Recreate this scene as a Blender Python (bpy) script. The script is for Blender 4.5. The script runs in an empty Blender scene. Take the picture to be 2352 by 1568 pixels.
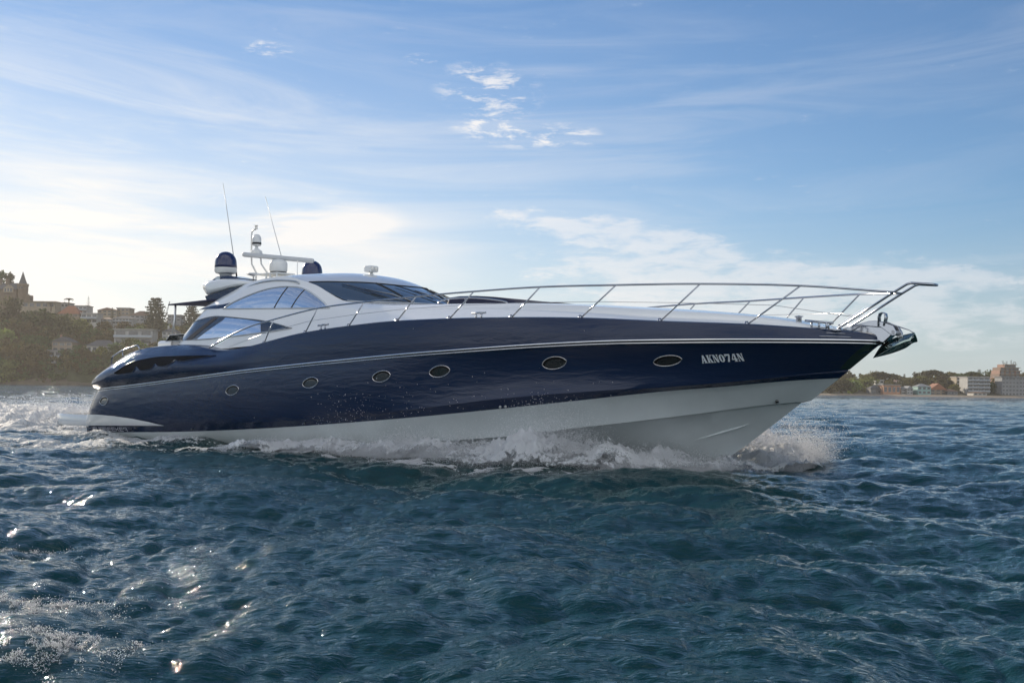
import bpy, bmesh, math, random
import numpy as np
from mathutils import Vector, Matrix
from mathutils.bvhtree import BVHTree
R = math.radians
scene = bpy.context.scene
col = scene.collection

# ------------------------------------------------------------------ camera
ROLL, HCY, F0, EYE = .0135, 891., 2800., 1.5
cam_d = bpy.data.cameras.new('camera'); cam = bpy.data.objects.new('camera', cam_d); col.objects.link(cam)
cam_d.lens = 36 * F0 / 2352; cam_d.sensor_width = 36
cam_d.shift_y = (HCY - 784) / 2352
cam_d.clip_start = .2; cam_d.clip_end = 30000
cr_, sr_ = math.cos(ROLL), math.sin(ROLL)
cam.matrix_world = Matrix(((cr_, -sr_, 0, 0), (0, 0, -1, 0), (sr_, cr_, 0, EYE), (0, 0, 0, 1)))
scene.camera = cam

# ------------------------------------------------------------------ light
SUN_AZ, SUN_EL = R(-33), R(18)          # azimuth from +Y, positive to +X
sd = Vector((math.sin(SUN_AZ) * math.cos(SUN_EL), math.cos(SUN_AZ) * math.cos(SUN_EL), math.sin(SUN_EL)))
sl = bpy.data.lights.new('sun', 'SUN'); sun = bpy.data.objects.new('sun', sl); col.objects.link(sun)
sl.energy = 5.; sl.angle = R(.5); sl.color = (1, .87, .70)
sun.rotation_euler = sd.to_track_quat('Z', 'Y').to_euler()
world = bpy.data.worlds.new('World'); scene.world = world; world.use_nodes = True
wt = world.node_tree; wt.nodes.clear()


class NT:
    """small helper to write node trees"""
    def __init__(s, tree): s.t = tree
    def n(s, typ, **kw):
        nd = s.t.nodes.new(typ)
        for k, v in kw.items():
            if k.startswith('i_'):
                nd.inputs[k[2:].replace('_', ' ')].default_value = v
            else: setattr(nd, k, v)
        return nd
    def l(s, a, b): s.t.links.new(a, b)
    def val(s, x, sock):
        if isinstance(x, (int, float)): sock.default_value = x
        else: s.l(x, sock)
    def m(s, op, a, b=0., c=None, clamp=False):
        nd = s.n('ShaderNodeMath', operation=op, use_clamp=clamp)
        s.val(a, nd.inputs[0]); s.val(b, nd.inputs[1])
        if c is not None: s.val(c, nd.inputs[2])
        return nd.outputs[0]
    def noise(s, vec, scale, detail=4, rough=.55, dist=0., lac=2.):
        nd = s.n('ShaderNodeTexNoise', i_Scale=scale, i_Detail=detail, i_Roughness=rough, i_Distortion=dist, i_Lacunarity=lac)
        if vec is not None: s.l(vec, nd.inputs['Vector'])
        return nd
    def ramp(s, fac, a, b, lo=0., hi=1., smooth=True):
        nd = s.n('ShaderNodeMapRange', interpolation_type='SMOOTHSTEP' if smooth else 'LINEAR')
        s.val(fac, nd.inputs[0])
        nd.inputs[1].default_value = a; nd.inputs[2].default_value = b; nd.inputs[3].default_value = lo; nd.inputs[4].default_value = hi
        return nd.outputs[0]
    def mix(s, fac, a, b, blend='MIX'):
        nd = s.n('ShaderNodeMix', data_type='RGBA', blend_type=blend)
        s.val(fac, nd.inputs[0])
        for x, k in ((a, 6), (b, 7)):
            if isinstance(x, tuple): nd.inputs[k].default_value = (*x, 1)
            else: s.l(x, nd.inputs[k])
        return nd.outputs[2]


W = NT(wt)
sky = W.n('ShaderNodeTexSky', sky_type='NISHITA', sun_disc=False, sun_elevation=SUN_EL, sun_rotation=SUN_AZ,
          altitude=0, air_density=1.0, dust_density=.06, ozone_density=3.2)
tc = W.n('ShaderNodeTexCoord')
sep = W.n('ShaderNodeSeparateXYZ'); W.l(tc.outputs['Generated'], sep.inputs[0])
X_, Y_, Z_ = sep.outputs
az = W.m('MULTIPLY', W.m('ARCTAN2', X_, Y_), 57.2958)
el = W.m('MULTIPLY', W.m('ARCSINE', Z_), 57.2958)
zz = W.m('ADD', W.m('MAXIMUM', Z_, 0.), .05)
cx_ = W.m('DIVIDE', X_, zz); cy_ = W.m('DIVIDE', Y_, zz)
comb = W.n('ShaderNodeCombineXYZ'); W.l(cx_, comb.inputs[0]); W.l(cy_, comb.inputs[1])


def blob(a0, e0, sa, se, tilt=0.):
    """soft window in sky direction (degrees)"""
    da = W.m('SUBTRACT', az, a0); de = W.m('SUBTRACT', el, e0)
    if tilt: de = W.m('SUBTRACT', de, W.m('MULTIPLY', da, tilt))
    q = W.m('ADD', W.m('POWER', W.m('ABSOLUTE', W.m('DIVIDE', da, sa)), 2.), W.m('POWER', W.m('ABSOLUTE', W.m('DIVIDE', de, se)), 2.))
    return W.ramp(q, 0., 1., 1., 0.)


def add(*xs):
    r = xs[0]
    for x in xs[1:]: r = W.m('ADD', r, x)
    return W.m('MINIMUM', r, 1.)


# streaky high cloud
mp = W.n('ShaderNodeMapping'); mp.inputs['Rotation'].default_value = (0, 0, R(9)); mp.inputs['Scale'].default_value = (.055, .52, 1)
angc = W.n('ShaderNodeCombineXYZ'); W.l(az, angc.inputs[0]); W.l(W.m('SUBTRACT', el, W.m('MULTIPLY', W.m('POWER', W.m('DIVIDE', az, 30.), 2.), 2.)), angc.inputs[1]); W.l(angc.outputs[0], mp.inputs[0])
c1 = W.noise(mp.outputs[0], 1.0, 8, .62, .9).outputs[0]
c1b = W.noise(comb.outputs[0], .35, 3, .5, .3).outputs[0]
cirrus = W.m('MULTIPLY', W.ramp(c1, .38, .72), W.ramp(c1b, .30, .58))
wl = W.ramp(az, -30, 14, 1., .34)
cirrus = W.m('MULTIPLY', W.m('MULTIPLY', cirrus, wl), W.ramp(el, 13., 19.5, 1., .5))
# small puffs and the ragged bank
pm = W.n('ShaderNodeMapping'); pm.inputs['Scale'].default_value = (1., .5, 1.)
ang = W.n('ShaderNodeCombineXYZ'); W.l(W.m('MULTIPLY', az, 1.), ang.inputs[0]); W.l(W.m('MULTIPLY', el, 3.6), ang.inputs[1])
c2 = W.noise(ang.outputs[0], .62, 9, .66, .25).outputs[0]
puff_w = add(blob(-1.3, 13.7, 3.0, 1.5, -.1), blob(-.7, 11.9, 2.8, .9, -.1), blob(2.2, 11.7, 2.2, .7, 0), blob(-4.4, 15.0, 1., .3), blob(-11.5, 15.1, 1.3, .5))
puffs = W.m('MULTIPLY', W.ramp(c2, .47, .66), puff_w)
bank_w = add(blob(9.5, 4.8, 11.5, 2.6, -.1), W.m('MULTIPLY', blob(4.0, 7.4, 7.4, 1.0, -.12), .9), W.m('MULTIPLY', blob(18.5, 5.2, 5, 1.3), .6), W.m('MULTIPLY', blob(15, 3.6, 14, 2.6), .7))
c3 = W.noise(ang.outputs[0], .42, 9, .64, .3).outputs[0]
c3b = W.noise(ang.outputs[0], 1.9, 6, .6, .2).outputs[0]
bank = W.m('MULTIPLY', W.ramp(W.m('ADD', c3, W.m('MULTIPLY', bank_w, .30)), .58, .84), W.ramp(W.m('ADD', c3b, W.m('MULTIPLY', bank_w, .35)), .40, .72))
low_w = add(W.m('MULTIPLY', blob(-16, 6.3, 16, 4.2, -.05), .55), W.m('MULTIPLY', blob(-9.5, 7.6, 5.0, 1.4, .02), .55))
c4 = W.noise(mp.outputs[0], .55, 6, .6, .8).outputs[0]
low = W.m('MULTIPLY', W.ramp(c4, .32, .66), low_w)
back_fill = W.m('MULTIPLY', W.ramp(Y_, .1, -.35), W.ramp(W.noise(comb.outputs[0], 1.1, 6, .6, .4).outputs[0], .32, .54))  # unseen bright cloud behind the camera, added as fill for the near sides
hz_l = W.m('MULTIPLY', W.m('MULTIPLY', W.ramp(el, 3., 19., 1., 0.), W.m('MULTIPLY', W.ramp(az, -30, 22, 1., 0.), W.ramp(az, -80, -45))), .66)
cloud = W.m('MINIMUM', add(W.m('MULTIPLY', cirrus, .50), W.m('MULTIPLY', puffs, .72), W.m('MULTIPLY', bank, .46), low, hz_l, W.m('MULTIPLY', back_fill, .8)), .92)
cloud = W.m('MULTIPLY', cloud, W.ramp(Z_, -.01, .02))
hazeh = W.m('MULTIPLY', W.ramp(el, -3., 9.5, 1., 0.), .85)
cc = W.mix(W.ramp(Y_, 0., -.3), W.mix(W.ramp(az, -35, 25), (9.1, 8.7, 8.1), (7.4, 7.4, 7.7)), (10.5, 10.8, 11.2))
hc = W.mix(W.m('MULTIPLY', W.ramp(az, 26, -22), W.ramp(az, -80, -45)), (4.3, 4.7, 5.3), (7.6, 7.5, 7.2))
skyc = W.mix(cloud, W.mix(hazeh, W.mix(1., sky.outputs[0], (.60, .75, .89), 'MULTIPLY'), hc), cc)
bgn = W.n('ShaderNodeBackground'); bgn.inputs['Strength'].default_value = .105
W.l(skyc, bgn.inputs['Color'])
wo = W.n('ShaderNodeOutputWorld'); W.l(bgn.outputs[0], wo.inputs[0])
scene.view_settings.view_transform = 'Standard'; scene.view_settings.look = 'None'
scene.view_settings.exposure = .17; scene.view_settings.gamma = 1
scene.cycles.max_bounces = 14; scene.cycles.diffuse_bounces = 12; scene.cycles.transparent_max_bounces = 12
scene.cycles.sample_clamp_indirect = 6
scene.cycles.caustics_reflective = False; scene.cycles.caustics_refractive = False
scene.cycles.use_denoising = True


# ------------------------------------------------------------------ materials
def mat(name, color=(.5, .5, .5), rough=.5, metal=0., vary=0., scale=5., spec=.5, coat=0., bump=0., bscale=20., rand=0., trans=0., emis=None, ior=None):
    m = bpy.data.materials.new(name); m.use_nodes = True; t = NT(m.node_tree)
    b = m.node_tree.nodes['Principled BSDF']
    b.inputs['Base Color'].default_value = (*color, 1)
    b.inputs['Roughness'].default_value = rough; b.inputs['Metallic'].default_value = metal
    b.inputs['Specular IOR Level'].default_value = spec
    b.inputs['Coat Weight'].default_value = coat; b.inputs['Coat Roughness'].default_value = .03
    b.inputs['Transmission Weight'].default_value = trans
    if ior: b.inputs['IOR'].default_value = ior
    c = None
    tcn = t.n('ShaderNodeTexCoord')
    if vary:
        nz = t.noise(tcn.outputs['Object'], scale, 5, .6).outputs[0]
        f = t.ramp(nz, .3, .7, 1 - vary, 1 + vary)
        c = t.mix(1., (color[0], color[1], color[2]), f, 'MULTIPLY')
    if rand:
        oi = t.n('ShaderNodeObjectInfo')
        hs = t.n('ShaderNodeHueSaturation')
        t.l(t.ramp(oi.outputs['Random'], 0, 1, .5 - rand * .07, .5 + rand * .05, False), hs.inputs['Hue'])
        t.l(t.ramp(oi.outputs['Random'], 0, 1, 1 - rand * .4, 1 + rand * .5, False), hs.inputs['Value'])
        if c is None: hs.inputs['Color'].default_value = (*color, 1)
        else: t.l(c, hs.inputs['Color'])
        c = hs.outputs[0]
    if c is not None: t.l(c, b.inputs['Base Color'])
    if bump:
        nz = t.noise(tcn.outputs['Object'], bscale, 4, .6).outputs[0]
        bp = t.n('ShaderNodeBump'); bp.inputs['Strength'].default_value = bump; bp.inputs['Distance'].default_value = .05
        t.l(nz, bp.inputs['Height']); t.l(bp.outputs[0], b.inputs['Normal'])
    return m


# ------------------------------------------------------------------ object helpers
def link(o, parent=None):
    col.objects.link(o)
    if parent is not None: o.parent = parent
    return o


def tag(o, label=None, cat=None, group=None, kind=None):
    if label: o['label'] = label
    if cat: o['category'] = cat
    if group: o['group'] = group
    if kind: o['kind'] = kind
    return o


def empty(name, loc=(0, 0, 0), rz=0., parent=None):
    o = bpy.data.objects.new(name, None); o.location = loc; o.rotation_euler = (0, 0, rz)
    return link(o, parent)


def mobj(name, v, f, m=None, parent=None, smooth=True, loc=None, mids=None):
    me = bpy.data.meshes.new(name)
    me.from_pydata([tuple(p) for p in v], [], [tuple(q) for q in f]); me.update()
    if smooth: me.polygons.foreach_set('use_smooth', [True] * len(me.polygons))
    for mm in (m if isinstance(m, (list, tuple)) else [m]):
        if mm: me.materials.append(mm)
    if mids is not None: me.polygons.foreach_set('material_index', mids)
    o = bpy.data.objects.new(name, me)
    if loc: o.location = loc
    return link(o, parent)


def big_mesh(name, V, Fq, m, parent=None, smooth=True):
    """numpy verts (n,3), faces (k,3 or 4)"""
    me = bpy.data.meshes.new(name); n, k = Fq.shape
    me.vertices.add(len(V)); me.vertices.foreach_set('co', np.asarray(V, np.float32).ravel())
    me.loops.add(n * k); me.loops.foreach_set('vertex_index', np.asarray(Fq, np.int32).ravel())
    me.polygons.add(n); me.polygons.foreach_set('loop_start', np.arange(0, n * k, k, dtype=np.int32))
    if smooth: me.polygons.foreach_set('use_smooth', np.ones(n, bool))
    me.update(calc_edges=True)
    if m: me.materials.append(m)
    return link(bpy.data.objects.new(name, me), parent)


def grid_faces(nr, nc, off=0):
    i = np.arange(nr - 1)[:, None] * nc + np.arange(nc - 1)[None, :] + off
    i = i.ravel()
    return np.stack([i, i + 1, i + nc + 1, i + nc], 1)


class MB:
    """collects simple solids into one mesh"""
    def __init__(s): s.v = []; s.f = []
    def add(s, v, f):
        o = len(s.v); s.v += [tuple(p) for p in v]; s.f += [tuple(i + o for i in q) for q in f]; return s
    def box(s, x0, x1, y0, y1, z0, z1):
        return s.add([(x0, y0, z0), (x1, y0, z0), (x1, y1, z0), (x0, y1, z0), (x0, y0, z1), (x1, y0, z1), (x1, y1, z1), (x0, y1, z1)],
                     [(0, 3, 2, 1), (4, 5, 6, 7), (0, 1, 5, 4), (1, 2, 6, 5), (2, 3, 7, 6), (3, 0, 4, 7)])
    def tube(s, pts, r, n=8, closed=False, cap=True):
        P = [Vector(p) for p in pts]; N = len(P); v = []
        rr = r if isinstance(r, (list, tuple)) else [r] * N
        up = Vector((0, 0, 1)); prev = None
        for i, p in enumerate(P):
            if closed: t = P[(i + 1) % N] - P[i - 1]
            else: t = P[min(i + 1, N - 1)] - P[max(i - 1, 0)]
            t.normalize()
            if prev is None:
                a = up if abs(t.z) < .9 else Vector((1, 0, 0))
                b = t.cross(a).normalized()
            else:
                b = (prev - t * prev.dot(t)).normalized()
            prev = b; c = t.cross(b)
            for k in range(n):
                an = 2 * math.pi * k / n
                v.append(p + (b * math.cos(an) + c * math.sin(an)) * rr[i])
        f = []
        for i in range(N if closed else N - 1):
            j = (i + 1) % N
            for k in range(n):
                f.append((i * n + k, i * n + (k + 1) % n, j * n + (k + 1) % n, j * n + k))
        if not closed and cap: f += [tuple(range(n))[::-1], tuple((N - 1) * n + k for k in range(n))]
        return s.add(v, f)
    def lathe(s, prof, cx=0, cy=0, cz=0, n=24):
        v = []; f = []
        for (r, z) in prof:
            for k in range(n):
                a = 2 * math.pi * k / n; v.append((cx + r * math.cos(a), cy + r * math.sin(a), cz + z))
        for i in range(len(prof) - 1):
            for k in range(n): f.append((i * n + k, i * n + (k + 1) % n, (i + 1) * n + (k + 1) % n, (i + 1) * n + k))
        f += [tuple(range(n))[::-1], tuple((len(prof) - 1) * n + k for k in range(n))]
        return s.add(v, f)
    def prism(s, poly, y0, y1):
        """polygon in x,z extruded along y"""
        n = len(poly)
        v = [(x, y0, z) for x, z in poly] + [(x, y1, z) for x, z in poly]
        f = [tuple(range(n)), tuple(range(n, 2 * n))[::-1]] + [((i + 1) % n, i, i + n, (i + 1) % n + n) for i in range(n)]
        return s.add(v, f)
    def build(s, name, m, parent=None, smooth=False, loc=None, bevel=0):
        o = mobj(name, s.v, s.f, m, parent, smooth, loc)
        if bevel:
            b = o.modifiers.new('bevel', 'BEVEL'); b.width = bevel; b.segments = 2; b.limit_method = 'ANGLE'
        return o


def auto_smooth(o, ang=35):
    me = o.data; bm = bmesh.new(); bm.from_mesh(me)
    bmesh.ops.recalc_face_normals(bm, faces=bm.faces)
    for e in bm.edges:
        if len(e.link_faces) == 2 and e.calc_face_angle(0) > R(ang): e.smooth = False
    for f in bm.faces: f.smooth = True
    bm.to_mesh(me); bm.free()
    return o


# ------------------------------------------------------------------ sea
def cascade(L, N, lmin, lmax, std, seed, wdir, spread=2.):
    rng = np.random.default_rng(seed)
    k1 = np.fft.fftfreq(N, L / N) * 2 * np.pi
    kx, ky = np.meshgrid(k1, k1, indexing='ij'); k = np.hypot(kx, ky); k[0, 0] = 1
    lam = 2 * np.pi / k
    cosw = (kx * math.cos(wdir) + ky * math.sin(wdir)) / k
    P = k ** -3.7 * np.exp(-(lam / lmax) ** 4) * np.exp(-(lmin / lam) ** 2) * (np.maximum(cosw, 0) ** spread + .12)
    P[0, 0] = 0
    h = (rng.normal(size=(N, N)) + 1j * rng.normal(size=(N, N))) * np.sqrt(P)
    z = np.fft.ifft2(h).real; s = std / z.std()
    dx = np.fft.ifft2(h * (-1j) * kx / k).real * s; dy = np.fft.ifft2(h * (-1j) * ky / k).real * s
    return L, N, z * s, dx, dy


def sample(c, x, y):
    L, N, z, dx, dy = c
    u = (x / L * N) % N; v = (y / L * N) % N
    i = np.floor(u).astype(int); j = np.floor(v).astype(int); fu = u - i; fv = v - j
    i %= N; j %= N; i1 = (i + 1) % N; j1 = (j + 1) % N
    o = []
    for a in (z, dx, dy):
        o.append(a[i, j] * (1 - fu) * (1 - fv) + a[i1, j] * fu * (1 - fv) + a[i, j1] * (1 - fu) * fv + a[i1, j1] * fu * fv)
    return o


WD = R(-112)
CAS = [(cascade(61., 256, 1.5, 9., .088, 3, WD, 4.), .06, 230), (cascade(17.3, 512, .22, 2.8, .032, 15, WD + .35, 3.), -.35, 90), (cascade(7.9, 512, .07, .8, .0135, 8, WD - .35, 1.3), .5, 42)]


def sea(x, y, chop=.95):
    """height and sideways shift of the sea surface"""
    z = np.zeros_like(x); X = x.copy(); Y = y.copy()
    for c, rot, fade in CAS:
        ca, sa = math.cos(rot), math.sin(rot)
        h, dx, dy = sample(c, x * ca - y * sa + 200, x * sa + y * ca + 200)
        w = np.exp(-(np.maximum(y, 0) / fade) ** 2)
        z += h * w; X += chop * w * (dx * ca + dy * sa); Y += chop * w * (-dx * sa + dy * ca)
    return X, Y, z


def sea_z(x, y):
    X, Y, z = sea(np.array([x], float), np.array([y], float)); return float(z[0])


def water_material():
    m = bpy.data.materials.new('sea water'); m.use_nodes = True; t = NT(m.node_tree); b = m.node_tree.nodes['Principled BSDF']
    b.inputs['Base Color'].default_value = (.005, .038, .041, 1); b.inputs['Roughness'].default_value = .03; b.inputs['IOR'].default_value = 1.333
    g = t.n('ShaderNodeNewGeometry'); pos = g.outputs['Position']
    s = t.n('ShaderNodeSeparateXYZ'); t.l(pos, s.inputs[0])
    d = t.m('MAXIMUM', t.m('ABSOLUTE', s.outputs[1]), 1.)
    mp = t.n('ShaderNodeMapping'); mp.inputs['Rotation'].default_value = (0, 0, .22); mp.inputs['Scale'].default_value = (.42, 1.25, 1.); t.l(pos, mp.inputs[0])
    far = t.ramp(s.outputs[1], 40, 160, 0., 1.)
    near = t.ramp(s.outputs[1], 14, 60, 1., 0.)
    n1 = t.noise(mp.outputs[0], 1.3, 5, .6, .3).outputs[0]
    n2 = t.noise(mp.outputs[0], 4.5, 5, .62, .4).outputs[0]
    n3 = t.noise(mp.outputs[0], 17., 4, .6, .3).outputs[0]
    h = t.m('ADD', t.m('MULTIPLY', t.m('MULTIPLY', n1, far), .36), t.m('ADD', t.m('MULTIPLY', n2, .040), t.m('MULTIPLY', t.m('MULTIPLY', n3, near), .013)))
    n4 = t.noise(mp.outputs[0], 70., 3, .6).outputs[0]
    h = t.m('ADD', h, t.m('MULTIPLY', t.m('MULTIPLY', n4, t.ramp(s.outputs[1], 8, 22, 1., 0.)), .0015))
    bp = t.n('ShaderNodeBump'); bp.inputs['Strength'].default_value = 1.; bp.inputs['Distance'].default_value = 1.
    t.l(h, bp.inputs['Height']); t.l(bp.outputs[0], b.inputs['Normal'])
    return m


M = {}
M['water'] = water_material()
NC_ = 820
ys = [0.6]
while ys[-1] < 1300: ys.append(ys[-1] + max(.022, ys[-1] * .0031))
ys = np.array(ys); fr = np.concatenate([np.linspace(-3.6, -1.02, 260), np.linspace(-1, 1.05, NC_)]); NC_ = len(fr)
GX = fr[None, :] * (.56 * (ys[:, None] + 6)); GY = np.repeat(ys[:, None], NC_, 1)
SX, SY, SZ = sea(GX.ravel(), GY.ravel())
V = np.stack([SX, SY, SZ], 1); Fq = grid_faces(len(ys), NC_)
n0 = len(V)
ring = np.array([(-9000, -9000, -.62), (9000, -9000, -.62), (9000, 9000, -.62), (-9000, 9000, -.62)], float)
V = np.vstack([V, ring]); Fq = np.vstack([Fq, [[n0, n0 + 1, n0 + 2, n0 + 3]]])
tag(big_mesh('sea', V, Fq, M['water']), kind='structure')

# ------------------------------------------------------------------ yacht (local x forward, y port, z up)
TH = R(42.04)
OX = -3.42 - 10.36 * math.cos(TH); OZ = 29.62 + 10.36 * math.sin(TH)
M['navy'] = mat('navy gelcoat', (.0035, .018, .062), .035, spec=.5)
t = NT(M['navy'].node_tree); b_ = M['navy'].node_tree.nodes['Principled BSDF']      # fair but slightly wavy moulded skin
tcn = t.n('ShaderNodeTexCoord'); mpn = t.n('ShaderNodeMapping'); mpn.inputs['Scale'].default_value = (1.0, 1.0, 5.5); mpn.inputs['Rotation'].default_value = (0, R(14), 0); t.l(tcn.outputs['Object'], mpn.inputs[0])
nzn = t.noise(mpn.outputs[0], 1.6, 5, .62, .5).outputs[0]; bpn = t.n('ShaderNodeBump'); bpn.inputs['Strength'].default_value = 1.; bpn.inputs['Distance'].default_value = .020
t.l(nzn, bpn.inputs['Height']); t.l(bpn.outputs[0], b_.inputs['Normal'])
M['white'] = mat('white gelcoat', (.82, .83, .83), .16, coat=.5)
M['boot'] = mat('white bottom paint', (.66, .70, .70), .28, vary=.05, scale=1.3)
M['anti'] = mat('dark underside', (.03, .028, .026), .5)
M['silver'] = mat('silver grey gelcoat', (.62, .65, .68), .14, coat=.6)
M['steel'] = mat('polished steel', (.40, .42, .46), .12, metal=1.)
M['steel2'] = mat('brushed steel', (.55, .56, .57), .28, metal=1.)
M['dark'] = mat('dark glass', (.012, .013, .015), .05, spec=.8, coat=1.)
M['mirror'] = mat('tinted side glass', (.86, .89, .92), .03, metal=.9)
M['wscreen'] = mat('windscreen glass', (.13, .17, .20), .03, metal=.65, coat=.6)
M['black'] = mat('black rubber', (.012, .012, .013), .5)
M['fabric'] = mat('navy canvas', (.02, .024, .07), .85, bump=.2, bscale=60)
M['pad'] = mat('navy sun pad', (.008, .010, .035), .6)
M['deck'] = mat('deck', (.62, .62, .60), .5)
M['grey'] = mat('grey housing', (.50, .52, .54), .35)
M['radwhite'] = mat('white radar plastic', (.72, .73, .72), .4)
M['domeblue'] = mat('navy radome', (.012, .022, .085), .22, coat=.5)
M['letter'] = mat('pale lettering', (.88, .92, .97), .4)
M['letter2'] = mat('grey lettering', (.48, .48, .52), .4)
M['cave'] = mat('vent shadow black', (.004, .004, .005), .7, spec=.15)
M['lens'] = mat('lamp lens', (.85, .82, .75), .1)
M['chrome'] = mat('chrome strip', (.86, .86, .87), .10, metal=1.)

yacht = empty('motor_yacht', (OX, OZ, 0), -TH)
tag(yacht, 'long navy blue and white motor yacht under way in the middle of the picture', 'yacht')


def cub(x, xs, ys_):
    """monotone cubic through control points"""
    xs = np.array(xs, float); ys_ = np.array(ys_, float); x = np.asarray(x, float)
    h = np.diff(xs); d = np.diff(ys_) / h; m = np.zeros(len(xs)); m[1:-1] = np.where(d[:-1] * d[1:] > 0, 2 * d[:-1] * d[1:] / (d[:-1] + d[1:] + 1e-12), 0)
    m[0] = d[0]; m[-1] = d[-1]
    i = np.clip(np.searchsorted(xs, x) - 1, 0, len(xs) - 2); t = np.clip((x - xs[i]) / h[i], 0, 1)
    return ys_[i] * (2 * t ** 3 - 3 * t ** 2 + 1) + h[i] * m[i] * (t ** 3 - 2 * t ** 2 + t) + ys_[i + 1] * (-2 * t ** 3 + 3 * t ** 2) + h[i] * m[i + 1] * (t ** 3 - t ** 2)


NS = 110
sv = np.linspace(0, 1, NS)
sv = .5 * sv + .5 * (1 - (1 - sv) ** 1.9)


def curve(u0, u1, vt, zt):
    """hull line: (n,3) of u, half breadth, height"""
    u = u0 + (u1 - u0) * sv
    return np.stack([u, cub(u, *vt), cub(u, *zt)], 1)


UV = [1.2, 2.6, 4, 7, 10, 13, 15, 16.5, 18, 19.6, 21, 22.2, 23, 23.3, 23.49]
VVs = [2.45, 2.8, 2.88, 2.95, 3.0, 3.0, 2.95, 2.85, 2.65, 2.3, 1.82, 1.15, .6, .33, .02]
keel = curve(1.4, 21.94, ([1, 22], [0, 0]), ([1.4, 10, 16, 18.5, 19.6, 20.54, 21.94], [-.75, -.85, -.82, -.5, -.22, .31, 1.29]))
chine = curve(1.4, 21.94, ([1.4, 6, 10, 14, 16.6, 18.3, 19.4, 20.4, 21.2, 21.94], [2.35, 2.42, 2.44, 2.4, 2.14, 1.78, 1.43, .98, .54, 0]),
              ([1.4, 4, 8, 12, 14.4, 16.6, 18.3, 19.4, 20.4, 21.5, 21.94], [-.10, -.08, .02, .19, .34, .53, .76, .90, 1.06, 1.25, 1.30]))
ch2 = curve(1.4, 22.15, ([1.4, 6, 10, 14, 16.6, 18.3, 19.4, 20.4, 21.2, 21.94, 22.15], [2.42, 2.49, 2.51, 2.47, 2.22, 1.87, 1.52, 1.08, .66, .14, 0]),
            ([1.4, 4, 8, 12, 14.4, 16.6, 18.3, 19.4, 20.4, 21.5, 22.15], [-.08, -.06, .04, .21, .36, .54, .77, .92, 1.075, 1.26, 1.35]))
boot = curve(1.39, 22.69, ([1.39, 1.9, 3.9, 6, 9.4, 14.4, 17, 18.7, 19.8, 20.8, 21.6, 22.2, 22.69], [2.5, 2.6, 2.68, 2.74, 2.8, 2.78, 2.52, 2.15, 1.75, 1.28, .82, .42, 0]),
             ([1.39, 3.9, 6, 9.34, 14.4, 16.93, 18.6, 20.3, 21.1, 21.65, 22.2, 22.69], [.12, .21, .29, .47, .85, 1.10, 1.29, 1.50, 1.58, 1.65, 1.71, 1.75]))
knu = curve(1.37, 22.85, ([1.37, 1.9, 4, 6.1, 9.4, 14.5, 17.1, 18.7, 20, 20.8, 21.7, 22.4, 22.85], [2.52, 2.68, 2.80, 2.86, 2.9, 2.86, 2.64, 2.30, 1.83, 1.47, .93, .42, 0]),
            ([1.37, 4, 6.2, 9.5, 14.5, 17.1, 20.8, 22.85], [.36, .42, .48, .61, .99, 1.28, 1.61, 1.87]))
strip = curve(2.02, 23.48, ([2.02, 2.25, 2.7, 4.17, 7.2, 9.6, 14.6, 16, 18.07, 19.6, 21, 22, 22.7, 23.2, 23.48], [2.45, 2.66, 2.82, 2.92, 2.99, 3.04, 3.0, 2.93, 2.69, 2.36, 1.88, 1.34, .89, .45, .02]),
              ([2.02, 4.17, 7.2, 9.6, 14.6, 16, 18.1, 19.6, 21, 22, 23.48], [1.28, 1.41, 1.64, 1.82, 2.13, 2.2, 2.30, 2.35, 2.365, 2.372, 2.375]))
sheer = curve(2.22, 23.47, ([2.22, 2.45, 3.1, 4, 6, 8.3, 9.6, 13, 15, 16.5, 18, 19.6, 21, 22.2, 23, 23.3, 23.47], [2.3, 2.5, 2.62, 2.66, 2.72, 2.86, 2.97, 2.98, 2.93, 2.83, 2.63, 2.28, 1.80, 1.13, .57, .3, .02]),
              ([2.22, 2.6, 3.13, 3.76, 4.74, 5.96, 7.13, 8.22, 8.9, 9.56, 10.0, 11.47, 12.95, 14.5, 15.9, 17.4, 18.8, 20.3, 21, 21.7, 22.64, 23.16, 23.35, 23.47],
               [1.66, 1.87, 2.07, 2.26, 2.41, 2.45, 2.41, 2.30, 2.32, 2.385, 2.45, 2.65, 2.76, 2.83, 2.84, 2.825, 2.79, 2.71, 2.68, 2.65, 2.58, 2.53, 2.49, 2.42]))


def lerp_rows(a, b, n, bow=0., mid=0.):
    out = []
    for k in range(1, n + 1):
        t = k / (n + 1); r = a * (1 - t) + b * t
        w = 4 * t * (1 - t)
        s = np.clip((sv - .55) / .45, 0, 1)
        r[:, 1] = np.maximum(r[:, 1] + w * (mid * (1 - s) - bow * np.sin(np.pi * np.clip(s, 0, 1)) ** 1.2), 0.)
        out.append(r)
    return out


k2 = knu.copy(); k2[:, 1] += .018 * (1 - sv ** 8); k2[:, 2] += .02
top = lerp_rows(strip, sheer, 6, 0, 0)
fair = np.clip((9.6 - strip[:, 0]) / 3., 0, 1)
for k, r in enumerate(top):
    t = (k + 1) / 7
    r[:, 1] += fair * .28 * np.sin(np.pi * t ** .8) ** 1 * np.minimum(sv / .012, 1) + .035 * np.sin(np.pi * t) * (1 - sv ** 6)
inn = sheer.copy(); inn[:, 1] = np.maximum(inn[:, 1] - .05 - .18 * np.clip((9.6 - inn[:, 0]) / 2, 0, 1), 0); inn[:, 2] += .012 + .03 * np.clip((9.6 - inn[:, 0]) / 2, 0, 1)
inn2 = inn.copy(); inn2[:, 1] = np.maximum(inn2[:, 1] - .10, 0); inn2[:, 2] -= .07
mid_c = inn2.copy(); mid_c[:, 1] = 0; mid_c[:, 2] += .02
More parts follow.
